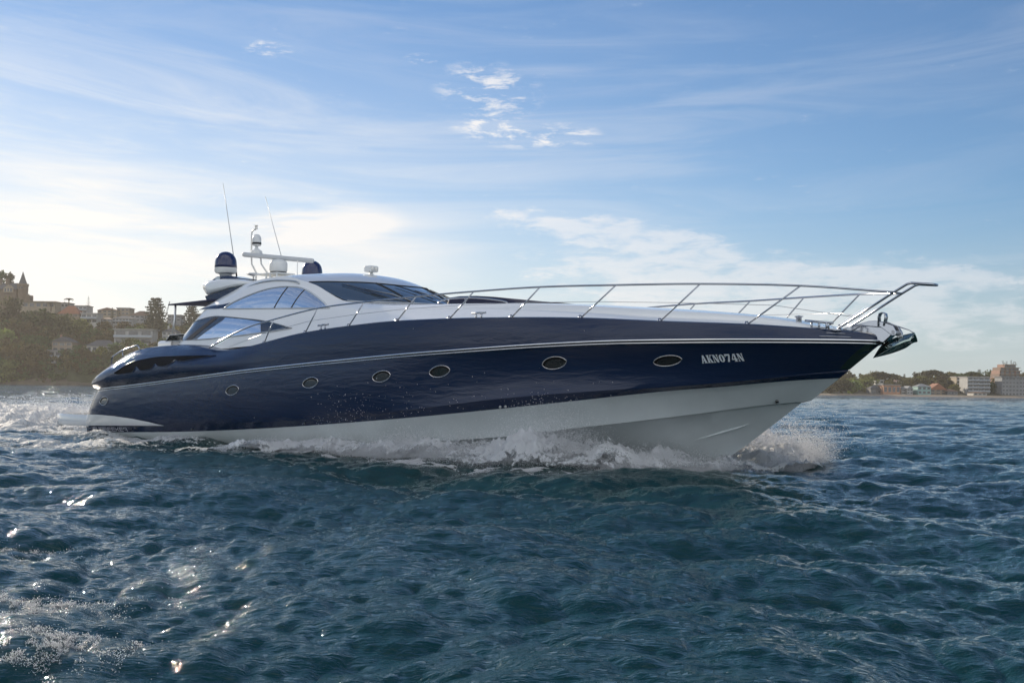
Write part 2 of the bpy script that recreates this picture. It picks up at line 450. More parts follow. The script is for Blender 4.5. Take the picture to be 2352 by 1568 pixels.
groups = [  # rows, material index (0 navy, 1 white bottom, 2 deck, 3 antifoul)
    ([keel] + lerp_rows(keel, chine, 3, .12, .02) + [chine], 1), ([chine, ch2], 1), ([ch2] + lerp_rows(ch2, boot, 3, .05, .02) + [boot], 1),
    ([boot] + lerp_rows(boot, knu, 1) + [knu], 0), ([knu, k2], 0), ([k2] + lerp_rows(k2, strip, 8, .17, .07) + [strip], 0),
    ([strip] + top + [sheer, inn], 0), ([inn, inn2], 2), ([inn2, mid_c], 2)]
hv = []; hf = []; hm = []
for rows, mi in groups:
    for side in (-1, 1):
        off = len(hv); nr = len(rows)
        for r in rows:
            for p in r: hv.append((p[0], side * p[1], p[2]))
        g = grid_faces(nr, NS, off)
        if side == 1: g = g[:, ::-1]
        hf += [tuple(int(i) for i in q) for q in g]; hm += [mi] * len(g)
# transom: skin between both sides' aft ends
aft = [rows_[0] for grp, mi in groups[:-2] for rows_ in grp]
off = len(hv); nr = len(aft)
for r in aft:
    for w in np.linspace(-1, 1, 13):
        bul = .22 * (1 - w * w)
        hv.append((r[0] - bul, w * r[1], r[2]))
g = grid_faces(nr, 13, off)
hf += [tuple(int(i) for i in q) for q in g]; hm += [0] * len(g)
hull = mobj('hull', hv, hf, [M['navy'], M['boot'], M['deck'], M['anti']], yacht, True, mids=hm)
bm = bmesh.new(); bm.from_mesh(hull.data); bmesh.ops.remove_doubles(bm, verts=bm.verts, dist=1e-5)
bm.to_mesh(hull.data); bm.free()
hullT = BVHTree.FromPolygons([tuple(p) for p in hv], [tuple(q) for q in hf])
auto_smooth(hull, 30)


def hit(tree, u, z, dflt=2.5):
    r = tree.ray_cast(Vector((u, -7, z)), Vector((0, 1, 0)))
    if r[0] is None or r[0].y > 0: return -dflt, Vector((0, -1, 0))
    n = r[1]
    if n.y > 0: n = -n
    return r[0].y, n


def patch(name, poly, tree, m, off=.008, fine=.15, parent=yacht, side=-1, parts=None, thick=0.):
    """a shaped pane or marking laid on the boat's side: outline in (u,z), carried sideways onto the skin"""
    bm = bmesh.new()
    polys = poly if isinstance(poly[0][0], (list, tuple)) else [poly]
    for pl in polys:
        vs = [bm.verts.new((p[0], 0, p[1])) for p in pl]
        bm.faces.new(vs)
    bmesh.ops.triangulate(bm, faces=bm.faces)
    for _ in range(4):
        es = [e for e in bm.edges if e.calc_length() > fine]
        if not es: break
        bmesh.ops.subdivide_edges(bm, edges=es, cuts=1)
        bmesh.ops.triangulate(bm, faces=[f for f in bm.faces if len(f.verts) > 3])
    for v in bm.verts:
        y, n = hit(tree, v.co.x, v.co.z)
        v.co.y = (y - off) * (1 if side == -1 else -1)
    bmesh.ops.recalc_face_normals(bm, faces=bm.faces)
    if bm.faces and (bm.faces[:][0].normal.y > 0) == (side == -1):
        bmesh.ops.reverse_faces(bm, faces=bm.faces)
    for f in bm.faces: f.smooth = True
    me = bpy.data.meshes.new(name); bm.to_mesh(me); bm.free(); me.materials.append(m)
    return link(bpy.data.objects.new(name, me), parent)


def on_side(tree, u, z, off, side=-1):
    y, n = hit(tree, u, z)
    return Vector((u, (y - off) * (1 if side == -1 else -1), z))


def smooth_line(pts, n=8, closed=False):
    """Catmull-Rom"""
    P = [Vector(p) for p in pts]; N = len(P); out = []
    rng = range(N) if closed else range(N - 1)
    for i in rng:
        a = P[(i - 1) % N] if (closed or i > 0) else P[0] * 2 - P[1]
        b = P[i]; c = P[(i + 1) % N]; d = P[(i + 2) % N] if (closed or i < N - 2) else P[-1] * 2 - P[-2]
        for k in range(n):
            t = k / n
            out.append(.5 * ((2 * b) + (c - a) * t + (2 * a - 5 * b + 4 * c - d) * t * t + (3 * b - a - 3 * c + d) * t ** 3))
    if not closed: out.append(P[-1])
    return out


def sm2(pts, n=6, closed=False):
    return [(p.x, p.y) for p in smooth_line([(a, b, 0) for a, b in pts], n, closed)]


for side in (-1, 1):
    # rub rail: bright strip with a dark groove
    for dz, r, mm, nm in ((.016, .020, 'chrome', 'rub_rail'), (-.034, .013, 'chrome', 'rub_rail'), (-.010, .012, 'black', 'rub_rail_insert')):
        pts = [(p[0], side * (p[1] + .012), p[2] + dz) for p in strip[::1]]
        MB().tube(pts, r, 8).build(nm, M[mm], yacht, True)
    # white moulding of the bathing platform running up the side
    pl = [(1.3, .31), (5.85, .44), (5.2, .515), (4.4, .58), (3.5, .625), (2.6, .64), (1.3, .62)]
    patch('platform_moulding', pl, hullT, M['white'], .03, .12, yacht, side)
    # portholes
    for (u, z, a) in ((2.98, 1.015, .25), (9.0, 1.365, .27), (11.85, 1.56, .275), (14.09, 1.705, .27), (15.64, 1.81, .272), (18.24, 1.975, .265), (20.34, 2.02, .262)):
        b = .110 if u < 19 else .088; a *= .94
        o = [(u + a * math.cos(t) * (1 if abs(math.cos(t)) < .98 else 1.03), z + b * math.copysign(abs(math.sin(t)) ** 1.12, math.sin(t)) + .035 * math.cos(t)) for t in np.linspace(0, 2 * math.pi, 28, endpoint=False)]
        ph = patch('porthole', o, hullT, M['cave'], .006, .12, yacht, side)
        MB().tube([on_side(hullT, p[0], p[1], .012, side) for p in o], .0075, 6, True).build('rim', M['chrome'], ph, True)
        o2 = [(u + (p[0] - u) * .8 + .01, z + (p[1] - z) * .72 - .012) for p in o]
        patch('pane', o2, hullT, M['dark'], .011, .12, ph, side)
    # gill vents in the quarter
    up = sm2([(3.84, 1.735), (4.12, 1.84), (4.43, 1.965), (4.93, 2.07), (5.5, 2.13), (5.97, 2.155), (6.85, 2.165), (7.6, 2.17), (8.2, 2.17)], 4)
    lo = sm2([(8.2, 2.17), (7.69, 2.115), (7.14, 2.045), (6.86, 2.04)], 4) + sm2([(6.74, 2.075), (6.62, 1.99), (6.45, 1.93), (6.22, 1.91), (6.02, 1.925)], 4) + sm2([(5.86, 1.985), (5.78, 1.89), (5.62, 1.845), (5.42, 1.815), (5.2, 1.815)], 4) + sm2([(4.95, 1.915), (4.86, 1.80), (4.72, 1.755), (4.4, 1.725), (4.1, 1.715)], 4)
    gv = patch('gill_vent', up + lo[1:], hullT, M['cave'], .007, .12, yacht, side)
    MB().tube([on_side(hullT, p[0], p[1] + .012, .012, side) for p in up], .016, 6).build('vent_lip', M['navy'], gv, True)
    MB().tube([on_side(hullT, p[0], p[1] - .006, .010, side) for p in lo], .012, 6).build('vent_lip', M['navy'], gv, True)
    # through-hull outlets
    for (u, z, r) in ((16.98, 1.145, .026), (17.10, 1.155, .024), (21.68, 1.335, .03), (4.35, .33, .03), (7.0, .40, .022), (11.4, .665, .02), (4.1, .30, .028)):
        p = on_side(hullT, u, z, .0, side)
        y, n = hit(hullT, u, z); n = Vector((n.x, n.y if side == -1 else -n.y, n.z))
        MB().tube([p - n * .02, p + n * .03], r, 12).build('drain_outlet', M['steel2'] if u > 16 and u < 18 else M['dark'], yacht, True)
    # thin decorative bars by the stem
    for a, b, z0, z1 in ((22.81, 23.07, 2.512, 2.50), (22.73, 23.16, 2.452, 2.442)):
        MB().tube([on_side(hullT, a + (b - a) * k / 6, z0 + (z1 - z0) * k / 6, .008, side) for k in range(7)], .009, 6).build('trim_bar', M['steel'], yacht, True)

# lower spray rail
for side in (-1, 1):
    pts = [on_side(hullT, u, z, .012, side) for u, z in ((20.1, .58), (20.35, .66), (20.6, .745), (20.85, .825), (21.05, .90))]
    MB().tube(pts, [.004, .014, .022, .018, .004], 6).build('spray_strake', M['boot'], yacht, True)

# bathing platform
mb = MB()
n = 40; pv = []
outline = [(1.75, 2.62), (1.2, 2.66), (.3, 2.64), (-.1, 2.58), (-.28, 2.45), (-.36, 2.2), (-.42, 1.2), (-.45, 0), (-.42, -1.2), (-.36, -2.2), (-.28, -2.45), (-.1, -2.58), (.3, -2.64), (1.2, -2.66), (1.75, -2.62)]
o = outline; N = len(o)
pvv = [(x, y, .30) for x, y in o] + [(x - .015 if x < 0 else x, y * 1.008, .34) for x, y in o] + [(x - .015 if x < 0 else x, y * 1.008, .575) for x, y in o] + [(x, y, .61) for x, y in o]
pf = [tuple(range(N)), tuple(range(3 * N, 4 * N))[::-1]]
for k in range(3):
    pf += [((i + 1) % N + k * N, i + k * N, i + (k + 1) * N, (i + 1) % N + (k + 1) * N) for i in range(N)]
plat = mobj('bathing_platform', pvv, pf, M['silver'], yacht, True); auto_smooth(plat, 40)

# ---- lettering laid on the side as raised vinyl
def glyph(ch):
    """strokes of slab letters in a unit box: list of quads"""
    s = .30; t = .10
    def q(*p): return list(p)
    serifs = lambda xs, z: [q((x - .15 - t, z - t * .5 + (t * .5 if z == 0 else 0)), (x + .15 + t, z - t * .5 + (t * .5 if z == 0 else 0)), (x + .15 + t, z + (t if z == 0 else t * .5)), (x - .15 - t, z + (t if z == 0 else t * .5))) for x in xs]
    if ch == 'A': return [q((.02, 0), (.20, 0), (.50, 1), (.36, 1)), q((.56, 0), (.92, 0), (.64, 1), (.36, 1)), q((.2, .26), (.66, .26), (.66, .36), (.2, .36)), q((-.04, 0), (.30, 0), (.30, .08), (-.04, .08)), q((.48, 0), (.99, 0), (.99, .08), (.48, .08))]
    if ch == 'K': return [q((.08, 0), (.40, 0), (.40, 1), (.08, 1)), q((.0, 0), (.48, 0), (.48, .08), (.0, .08)), q((0, .92), (.48, .92), (.48, 1), (0, 1)), q((.38, .40), (.50, .40), (.88, 1), (.74, 1)), q((.44, .56), (.56, .72), (.98, 0), (.64, 0)), q((.62, .92), (.98, .92), (.98, 1), (.62, 1)), q((.56, 0), (1.02, 0), (1.02, .08), (.56, .08))]
    if ch == 'N': return [q((.10, 0), (.22, 0), (.22, 1), (.10, 1)), q((.78, 0), (.92, 0), (.92, 1), (.78, 1)), q((.08, 1), (.42, 1), (.92, 0), (.62, 0)), q((0, 0), (.34, 0), (.34, .08), (0, .08)), q((.66, .92), (1.02, .92), (1.02, 1), (.66, 1)), q((0, .92), (.3, .92), (.3, 1), (0, 1))]
    if ch == '0':
        out = []; K = 16
        for k in range(K):
            a, b = 2 * math.pi * k / K, 2 * math.pi * (k + 1) / K
            out.append(q((.5 + .48 * math.cos(a), .5 + .5 * math.sin(a)), (.5 + .48 * math.cos(b), .5 + .5 * math.sin(b)), (.5 + .13 * math.cos(b), .5 + .40 * math.sin(b)), (.5 + .13 * math.cos(a), .5 + .40 * math.sin(a))))
        return out
    if ch == '7': return [q((.05, .78), (.95, .78), (.95, 1), (.05, 1)), q((.05, .62), (.16, .62), (.16, .8), (.05, .8)), q((.24, 0), (.58, 0), (.95, .80), (.70, .80))]
    if ch == '4': return [q((.52, 0), (.82, 0), (.82, 1), (.52, 1)), q((.02, .22), (.98, .22), (.98, .36), (.02, .36)), q((.02, .30), (.18, .30), (.60, 1), (.46, 1)), q((.40, 0), (.94, 0), (.94, .08), (.40, .08))]
    w = .17
    H = lambda z, a=0., b=1.: q((a, z), (b, z), (b, z + w), (a, z + w))
    Vv = lambda x, a=0., b=1.: q((x, a), (x + w, a), (x + w, b), (x, b))
    if ch == 'S': return [H(0), H(.415), H(.83), Vv(0, .5, .95), Vv(.83, .05, .5)]
    if ch == 'U': return [H(0), Vv(0), Vv(.83)]
    if ch == 'M': return [H(.83), Vv(0), Vv(.83)]
    if ch == 'E': return [H(0, .1), H(.415, .1, .95), H(.83, .1), Vv(0)]
    if ch == 'k': return [Vv(0), H(.415, 0, .6), q((.5, .45), (.7, .45), (1, 1), (.8, 1)), q((.5, .55), (.7, .55), (1, 0), (.8, 0))]
    if ch == 'R': return [H(.83), H(.36, .3), Vv(.83, .36, 1), Vv(.83, 0, .3), Vv(0, .5, .83)]


def write(name, text, u0, u1, z0, z1, h0, h1, m, side, gap=.12):
    n_ = len(text); adv = (u1 - u0) / n_; quads = []
    for k, ch in enumerate(text):
        ua = u0 + adv * k; wch = adv * (1 - gap)
        for qd in glyph(ch):
            pts = []
            for (x, z) in qd:
                xx = ua + x * wch; f = (xx - u0) / (u1 - u0)
                if side == 1: xx = u0 + u1 - xx
                pts.append((xx, z0 + (z1 - z0) * f + (h0 + (h1 - h0) * f) * z))
            quads.append(pts)
    bm = bmesh.new()
    for qd in quads:
        vs = [bm.verts.new((p[0], (hit(hullT, p[0], p[1])[0] - .012 - .0004 * (quads.index(qd) % 5)) * (1 if side == -1 else -1), p[1])) for p in qd]
        bm.faces.new(vs)
    bmesh.ops.recalc_face_normals(bm, faces=bm.faces)
    for f in bm.faces:
        if (f.normal.y > 0) == (side == -1): f.normal_flip()
    me = bpy.data.meshes.new(name); bm.to_mesh(me); bm.free(); me.materials.append(m)
    return link(bpy.data.objects.new(name, me), yacht)


for side in (-1, 1):
    write('registration_number', 'AKN074N', 20.90, 21.56, 1.98, 2.025, .133, .130, M['letter'], side, .06)
    write('maker_lettering', 'SUMSEEkER'.replace('M', 'M'), 1.98, 3.90, .172, .228, .108, .108, M['letter2'], side, .14)

# ------------------------------------------------------------------ superstructure
EU = [6.0, 6.73, 7.4, 7.9, 8.45, 9.0, 9.55, 10.05, 10.56, 11.06, 11.54, 12.0, 12.6, 13.4, 15, 16.4, 17.8, 18.9, 20, 21.3, 22, 22.4, 22.9]
EV = [1.86, 1.90, 1.90, 1.90, 1.90, 1.90, 1.90, 1.90, 1.90, 1.90, 1.90, 1.90, 1.88, 1.85, 1.83, 1.77, 1.66, 1.52, 1.35, 1.03, .79, .63, .40]
EZ = [3.43, 3.65, 3.83, 3.97, 4.04, 4.07, 4.05, 3.94, 3.81, 3.60, 3.42, 3.34, 3.29, 3.25, 3.22, 3.18, 3.11, 3.03, 2.945, 2.84, 2.75, 2.67, 2.58]
Ev = lambda u: cub(u, EU, EV); Ez = lambda u: cub(u, EU, EZ)
CU = [6.0, 6.6, 7.2, 8, 9, 10, 10.6, 11.1, 11.5]
CZ = [3.72, 3.95, 4.10, 4.20, 4.24, 4.235, 4.17, 4.04, 3.88]
Ut = lambda f: 11.5 - 1.25 * np.abs(f) ** 2.2
Ub = lambda f: 12.6 - .98 * np.abs(f) ** 2.5
NF = 41
fs = np.linspace(-1, 1, NF)


def strip_patch(name, ua, ub, zf, n, m, parent=yacht, rev=False):
    """fore-and-aft patch: for each athwartship fraction f, runs from ua(f) to ub(f)"""
    V = []
    for t in np.linspace(0, 1, n):
        for f in fs:
            u = ua(f) * (1 - t) + ub(f) * t
            V.append((u, f * float(Ev(u)), float(zf(u, f, t))))
    return mobj(name, V, grid_faces(n, NF)[:, ::-1] if not rev else grid_faces(n, NF), m, parent, True)


def roof_z(u, f, t):
    e = float(Ez(u)); c = float(cub(u, CU, CZ)); c = max(c, e)
    return e + (c - e) * (1 - abs(f) ** 2.4)


def glass_z(u, f, t):
    a = roof_z(float(Ut(f)), f, 1) - .004; b = coach_z(float(Ub(f)), f, 0) + .012
    return a * (1 - t) + b * t + .025 * math.sin(math.pi * t) * (1 - f ** 8)


def coach_z(u, f, t):
    rise = .075 if u < 20 else .075 * max(0, (22.9 - u) / 2.9)
    return float(Ez(u)) + (rise + .03 * max(0, 1 - (u - 12) / 2)) * (1 - abs(f) ** 2.2)


strip_patch('hardtop', lambda f: 6.0 + .12 * (1 - f * f), Ut, roof_z, 30, M['silver'])
strip_patch('windscreen', Ut, Ub, glass_z, 10, M['wscreen'])
strip_patch('coachroof', Ub, lambda f: 22.9, coach_z, 60, M['white'])
# roof underside and aft bulkhead, so it reads as solid from behind
mobj('saloon_bulkhead', [(6.4, -2.2, 2.3), (6.4, 2.2, 2.3), (6.4, 1.85, 3.5), (6.4, 1.0, 3.75), (6.4, -1.0, 3.75), (6.4, -1.85, 3.5)], [(0, 1, 2, 3, 4, 5)], M['dark'], yacht, False)

WU = [5.95, 6.4, 7.0, 7.5, 9.5, 11.6, 12.5, 13.5, 15, 16.4, 18, 20, 21.3, 22, 22.9]
WV = [2.10, 2.20, 2.23, 2.24, 2.22, 2.17, 2.12, 2.07, 2.02, 1.95, 1.78, 1.45, 1.10, .86, .44]
WZ = [3.32, 3.36, 3.36, 3.35, 3.29, 3.22, 3.18, 3.13, 3.09, 3.05, 2.97, 2.82, 2.74, 2.66, 2.55]
shv = lambda u: np.interp(u, sheer[:, 0], sheer[:, 1]); shz = lambda u: np.interp(u, sheer[:, 0], sheer[:, 2])
side_v = []; side_f = []
for side in (-1, 1):
    n_ = 90
    uu = np.linspace(6.0, 22.9, n_)
    # upper band: roof edge down to belt, with a shoulder
    rows = []
    for t in np.linspace(0, 1, 9):
        a = np.stack([uu, Ev(uu), Ez(uu)], 1); b = np.stack([uu, cub(uu, WU, WV), cub(uu, WU, WZ)], 1)
        r = a * (1 - t) + b * t; r[:, 1] += .05 * math.sin(math.pi * t) * np.clip((a[:, 2] - b[:, 2]) / .4, 0, 1)
        rows.append(r)
    # lower band: belt to deck
    u0b = np.linspace(0, 1, n_)
    rowsb = []
    for t in np.linspace(0, 1, 9):
        us = 5.95 * (1 - t) + 5.18 * t; us = us + .16 * math.sin(math.pi * t) * 0
        u = us + (22.9 - us) * (.35 * u0b ** 2.2 + .65 * u0b)
        bz = shz(np.maximum(u, 5.9)) - .05; bz = np.where(u < 9.9, np.maximum(2.42, bz * 0 + 2.42), bz)
        bz = np.where(u < 9.9, 2.36, shz(u) - .05)
        bv = np.where(u < 9.9, 2.56, shv(u) - .34)
        bv = np.where((u > 8) & (u <= 13), 2.56 + (u - 8) / 5 * (float(shv(13.)) - .34 - 2.56), bv)
        bz = np.where((u > 8) & (u <= 10.5), 2.36 + (u - 8) / 2.5 * (float(shz(10.5)) - .05 - 2.36), bz)
        bv = np.maximum(bv, .3)
        wv = cub(u, WU, WV); wz = cub(u, WU, WZ)
        r = np.stack([u, wv * (1 - t) + bv * t + .06 * math.sin(math.pi * t) * np.clip((10.5 - u) / 2, 0, 1), wz * (1 - t) + bz * t], 1)
        endr = np.clip((us + .9 - u) / .9, 0, 1); r[:, 1] -= .38 * endr ** 2.2
        rowsb.append(r)
    for rr in (rows, rowsb):
        off = len(side_v)
        for r in rr:
            for p in r: side_v.append((p[0], side * p[1], p[2]))
        g = grid_faces(len(rr), n_, off)
        if side == -1: g = g[:, ::-1]
        side_f += [tuple(int(i) for i in q) for q in g]
cab = mobj('cabin_side', side_v, side_f, M['white'], yacht, True)
sideT = BVHTree.FromPolygons([tuple(p) for p in side_v], side_f)
for side in (-1, 1):
    # arched saloon window in three panes with frame
    arch = sm2([(7.45, 3.352), (7.64, 3.46), (8.10, 3.60), (8.73, 3.745), (9.35, 3.81), (9.96, 3.79), (10.31, 3.72), (10.69, 3.58), (11.13, 3.37), (11.35, 3.245)], 6)
    saw = patch('saloon_window', arch, sideT, M['mirror'], .010, .1, yacht, side)
    MB().tube([on_side(sideT, p[0], p[1], .014, side) for p in arch], .022, 6).build('window_frame', M['silver'], saw, True)
    MB().tube([on_side(sideT, 7.42 + (11.4 - 7.42) * k / 16, 3.348 + (3.238 - 3.348) * k / 16, .012, side) for k in range(17)], .012, 6).build('window_sill', M['grey'], saw, True)
    for a, b, c_, d in ((9.71, 3.80, 9.43, 3.30), (10.32, 3.72, 10.06, 3.28)):
        MB().tube([on_side(sideT, a + (c_ - a) * k / 5, b + (d - b) * k / 5, .012, side) for k in range(6)], .013, 6).build('window_divider', M['black'], saw, True)
    # quarter window that wraps round the aft corner
    qw = sm2([(5.30, 2.575), (5.60, 2.82), (6.06, 2.99), (6.5, 3.09), (7.07, 3.165), (7.6, 3.155), (8.58, 3.07), (9.12, 3.02), (9.64, 2.945), (10.39, 2.80)], 5) + [(9.9, 2.755), (9.28, 2.71), (8.6, 2.67), (7.95, 2.635), (7.3, 2.61), (6.67, 2.595), (5.9, 2.58)]
    q = patch('quarter_window', qw, sideT, M['dark'], .012, .1, yacht, side)
    MB().tube([on_side(sideT, p[0], p[1], .016, side) for p in qw], .012, 6, True).build('window_frame', M['grey'], q, True)
    patch('pane', [(6.72, 2.605), (7.62, 3.05), (7.68, 3.12), (8.5, 3.055), (9.15, 2.975), (9.18, 2.93), (9.30, 2.725), (8.6, 2.68), (7.95, 2.645), (7.3, 2.62)], sideT, M['mirror'], .017, .1, q, side)
    patch('post', [(6.22, 2.60), (6.50, 2.60), (7.38, 3.13), (7.18, 3.14)], sideT, mat('bronze post', (.07, .05, .03), .3), .019, .1, q, side)
    # dark sweep between arch foot and belt
    patch('arch_recess', [(6.28, 3.385), (6.5, 3.375), (7.1, 3.365), (7.42, 3.37), (7.66, 3.50), (7.3, 3.46), (6.8, 3.45)], sideT, M['navy'], .012, .1, yacht, side)
    # grab rail above the arch
    gr = [(7.36, 3.63), (7.42, 3.69), (7.84, 3.83), (8.48, 3.955), (9.11, 3.985), (9.72, 3.945), (9.93, 3.91), (10.03, 3.86)]
    g3 = [Vector((p.x, side * (1.97 if 0 < i < 47 else 1.93), p.y)) for i, p in enumerate(smooth_line([(a, b, 0) for a, b in gr], 6))]
    grab = MB().tube(g3, .017, 8).build('grab_rail', M['steel2'], yacht, True)
    for u, z in ((8.0, 3.86), (9.05, 3.98)): MB().tube([(u, side * 1.96, z), (u + .03, side * 1.90, z - .05)], .012, 6).build('bracket', M['steel2'], grab, True)
# windscreen mullions, seal and wipers
def ws_pt(f, t, off=.02):
    u = float(Ut(f)) * (1 - t) + float(Ub(f)) * t
    return Vector((u, f * float(Ev(u)), glass_z(u, f, t) + off))
for sgn in (-1, 1):
    MB().tube([ws_pt(sgn * (.39 - .02 * k / 8), k / 8, .004) for k in range(9)], .022, 6).build('windscreen_mullion', M['black'], yacht, True)
MB().tube([ws_pt(f, 0., .004) for f in np.linspace(-.99, .99, 41)], .014, 6).build('windscreen_seal', M['black'], yacht, True)
MB().tube([ws_pt(f, 1., .004) for f in np.linspace(-.99, .99, 41)], .012, 6).build('windscreen_seal', M['grey'], yacht, True)
for f0, f1, t0, t1 in ((-.80, -.62, .22, .86), (-.22, .05, .15, .80), (.33, .52, .2, .86)):
    w_ = MB()
    w_.tube([ws_pt(f0 + (f1 - f0) * k / 8, t0 + (t1 - t0) * k / 8, .03) for k in range(9)], .009, 5)
    w_.tube([ws_pt(f0 + .03 + (f1 - f0) * k / 8, t0 + .04 + (t1 - t0) * k / 8, .045) for k in range(9)], .006, 5)
    wip = w_.build('wiper_blade', M['black'], yacht, True)
    fm, tm = (f0 + f1) / 2, (t0 + t1) / 2
    fb = fm + .34
    MB().tube([ws_pt(fm, tm, .06), ws_pt((fm + fb) / 2, (tm + 1) / 2, .07), ws_pt(min(fb, .93), 1.0, .03)], .009, 5).build('arm', M['black'], wip, True)
    MB().tube([ws_pt(fm + .02, tm, .06), ws_pt((fm + fb) / 2 + .03, (tm + 1) / 2, .07), ws_pt(min(fb + .03, .95), 1.0, .03)], .009, 5).build('arm', M['steel2'], wip, True)

# ---- radar arch with domes, radar and aerials
ra = MB()
prof_top = [(5.80, 4.02), (5.86, 4.08), (6.15, 4.15), (6.7, 4.165), (7.29, 4.13), (8.1, 4.01), (8.05, 3.965), (7.2, 3.90), (6.6, 3.82), (6.04, 3.745), (5.96, 3.80), (5.84, 3.92)]
ys_a = [-1.92, -1.86, -1.7, -1.3, 0, 1.3, 1.7, 1.86, 1.92]; sc_a = [.55, .85, 1, 1, 1, 1, 1, .85, .55]
vv = []; ff = []; npf = len(prof_top)
cxp = sum(p[0] for p in prof_top) / npf; czp = sum(p[1] for p in prof_top) / npf
for y, s in zip(ys_a, sc_a):
    vv += [(cxp + (x - cxp) * s, y, czp + (z - czp) * s) for x, z in prof_top]
for i in range(len(ys_a) - 1):
    ff += [(i * npf + k, i * npf + (k + 1) % npf, (i + 1) * npf + (k + 1) % npf, (i + 1) * npf + k) for k in range(npf)]
ff += [tuple(range(npf))[::-1], tuple((len(ys_a) - 1) * npf + k for k in range(npf))]
arch_o = mobj('radar_arch', vv, ff, M['white'], yacht, True); auto_smooth(arch_o, 55)
for side in (-1, 1):
    lg = MB().prism([(6.04, 3.74), (6.6, 3.815), (7.2, 3.895), (7.9, 3.95), (7.45, 3.83), (6.9, 3.70), (6.35, 3.58), (6.16, 3.57)], side * 1.70, side * 1.86)
    auto_smooth(lg.build('arch_leg', M['navy'], yacht))
    s_ = MB().prism([(5.98, 4.15), (6.25, 4.25), (6.75, 4.245), (7.35, 4.14), (6.7, 4.12), (6.15, 4.12)], side * 1.15, side * 1.66)
    dp = s_.build('dome_plinth', M['navy'], yacht, bevel=.03)
    MB().box(6.22, 6.42, side * 1.655, side * 1.675, 4.14, 4.23).build('locker_hatch', M['steel2'], dp)
    dome_b = MB().lathe([(.14, 0), (.20, .03), (.24, .12), (.25, .14), (.385, .17), (.43, .23), (.43, .36)], 6.27, side * 1.4, 4.19 + (.03 if side < 0 else .05), 32).build('dome_base', M['radwhite'], yacht, True)
    pr = [(.43, 0), (.425, .10), (.415, .22), (.39, .32), (.34, .41), (.26, .49), (.15, .545), (.05, .565), (.001, .568)]
    d_ = MB().lathe(pr, 6.27, side * 1.4, 4.55 + (.03 if side < 0 else .05), 40)
    auto_smooth(dome_b, 40)
    # shrink to the measured size
    dome = d_.build('satellite_dome', M['domeblue'], yacht, True)
    for oo in (dome, dome_b):
        for v in oo.data.vertices:
            v.co.x = 6.27 + (v.co.x - 6.27) * .66; v.co.y = side * 1.4 + (v.co.y - side * 1.4) * .66
            v.co.z = 4.22 + (v.co.z - 4.22) * .735
rad = MB().box(-.95, .95, -.07, .07, 0, .12).build('radar_scanner', M['grey'], yacht, False, bevel=.045)
for v in rad.data.vertices: pass
rad.location = (6.60, 0.0, 4.79); rad.rotation_euler = (0, R(4.5), R(42))
pd = MB().lathe([(.20, 0), (.22, .03), (.235, .05), (.235, .22), (.22, .28), (.15, .33), (.05, .345), (.04, .40)], 6.62, 0, 4.46, 28).build('radar_pedestal', M['radwhite'], yacht, True); auto_smooth(pd, 45)
MB().lathe([(.215, 0), (.215, .04)], 6.62, 0, 4.435, 28).build('pedestal_ring', M['black'], yacht, False)
st = MB()
st.box(5.95, 6.95, -.30, .30, 4.40, 4.435)
for x in (6.0, 6.45, 6.62, 6.9):
    for y in (-.26, .26): st.tube([(x, y, 4.12), (x, y, 4.41)], .028, 8)
st.box(5.75, 7.35, -.42, .42, 4.10, 4.235)
st.build('radar_platform', M['radwhite'], yacht, bevel=.012)
mast = MB()
mast.tube([(5.97, -.2, 4.42), (5.72, -.2, 4.72), (5.70, -.2, 4.95), (5.70, -.2, 5.52), (5.72, -.2, 5.59), (5.80, -.2, 5.63), (5.87, -.2, 5.63)], .022, 8)
mast.tube([(6.42, -.2, 4.43), (6.14, -.2, 4.70), (6.11, -.2, 4.92)], .022, 8)
mast.box(5.66, 6.14, -.3, -.1, 4.93, 4.955)
mast.build('light_mast', M['radwhite'], yacht, True)
auto_smooth(MB().lathe([(.04, 0), (.15, 0), (.16, .03), (.14, .10), (.07, .14), (.04, .17), (.04, .22), (.11, .24), (.12, .27), (.12, .42), (.10, .49), (.06, .53), (.001, .545)], 5.93, -.2, 4.955, 24).build('thermal_camera', M['radwhite'], yacht, True), 40)
MB().lathe([(.124, 0), (.124, .05)], 5.93, -.2, 5.225, 24).build('camera_ring', M['black'], yacht)
MB().lathe([(.03, 0), (.045, .02), (.035, .03), (.035, .09), (.05, .095), (.05, .11)], 5.90, -.2, 5.63, 14).build('masthead_light', M['lens'], yacht, True)
MB().lathe([(.02, -.1), (.02, 0), (.16, .04), (.18, .055), (.12, .085), (.001, .10)], 7.05, -1.1, 4.25, 24).build('gps_antenna', M['radwhite'], yacht, True)
MB().tube([(6.48, -1.2, 4.22), (6.40, -1.2, 4.55)], .022, 6).build('antenna_base', M['black'], yacht, True)
MB().tube([(6.40, -1.2, 4.5), (5.81, -1.2, 6.73)], [.014, .007], 6).build('whip_antenna', M['grey'], yacht, True)
MB().tube([(5.55, 1.2, 4.2), (4.38, 1.2, 6.82)], [.014, .007], 6).build('whip_antenna', M['grey'], yacht, True)
MB().tube([(7.42, 0, 4.1), (7.42, 0, 4.72)], .010, 6).build('aerial_rod', M['radwhite'], yacht, True)
# searchlight on the roof
sp = MB().box(10.18, 10.42, -.14, .14, 4.27, 4.42).build('searchlight', M['radwhite'], yacht, bevel=.03)
MB().lathe([(.09, 0), (.05, .03), (.05, .09)], 10.30, 0, 4.20, 14).build('mount', M['radwhite'], sp, True)
MB().tube([(10.42, -.06, 4.345), (10.44, -.06, 4.345)], .05, 14).build('lens', M['lens'], sp, True)
MB().tube([(10.42, .06, 4.345), (10.44, .06, 4.345)], .05, 14).build('lens', M['lens'], sp, True)
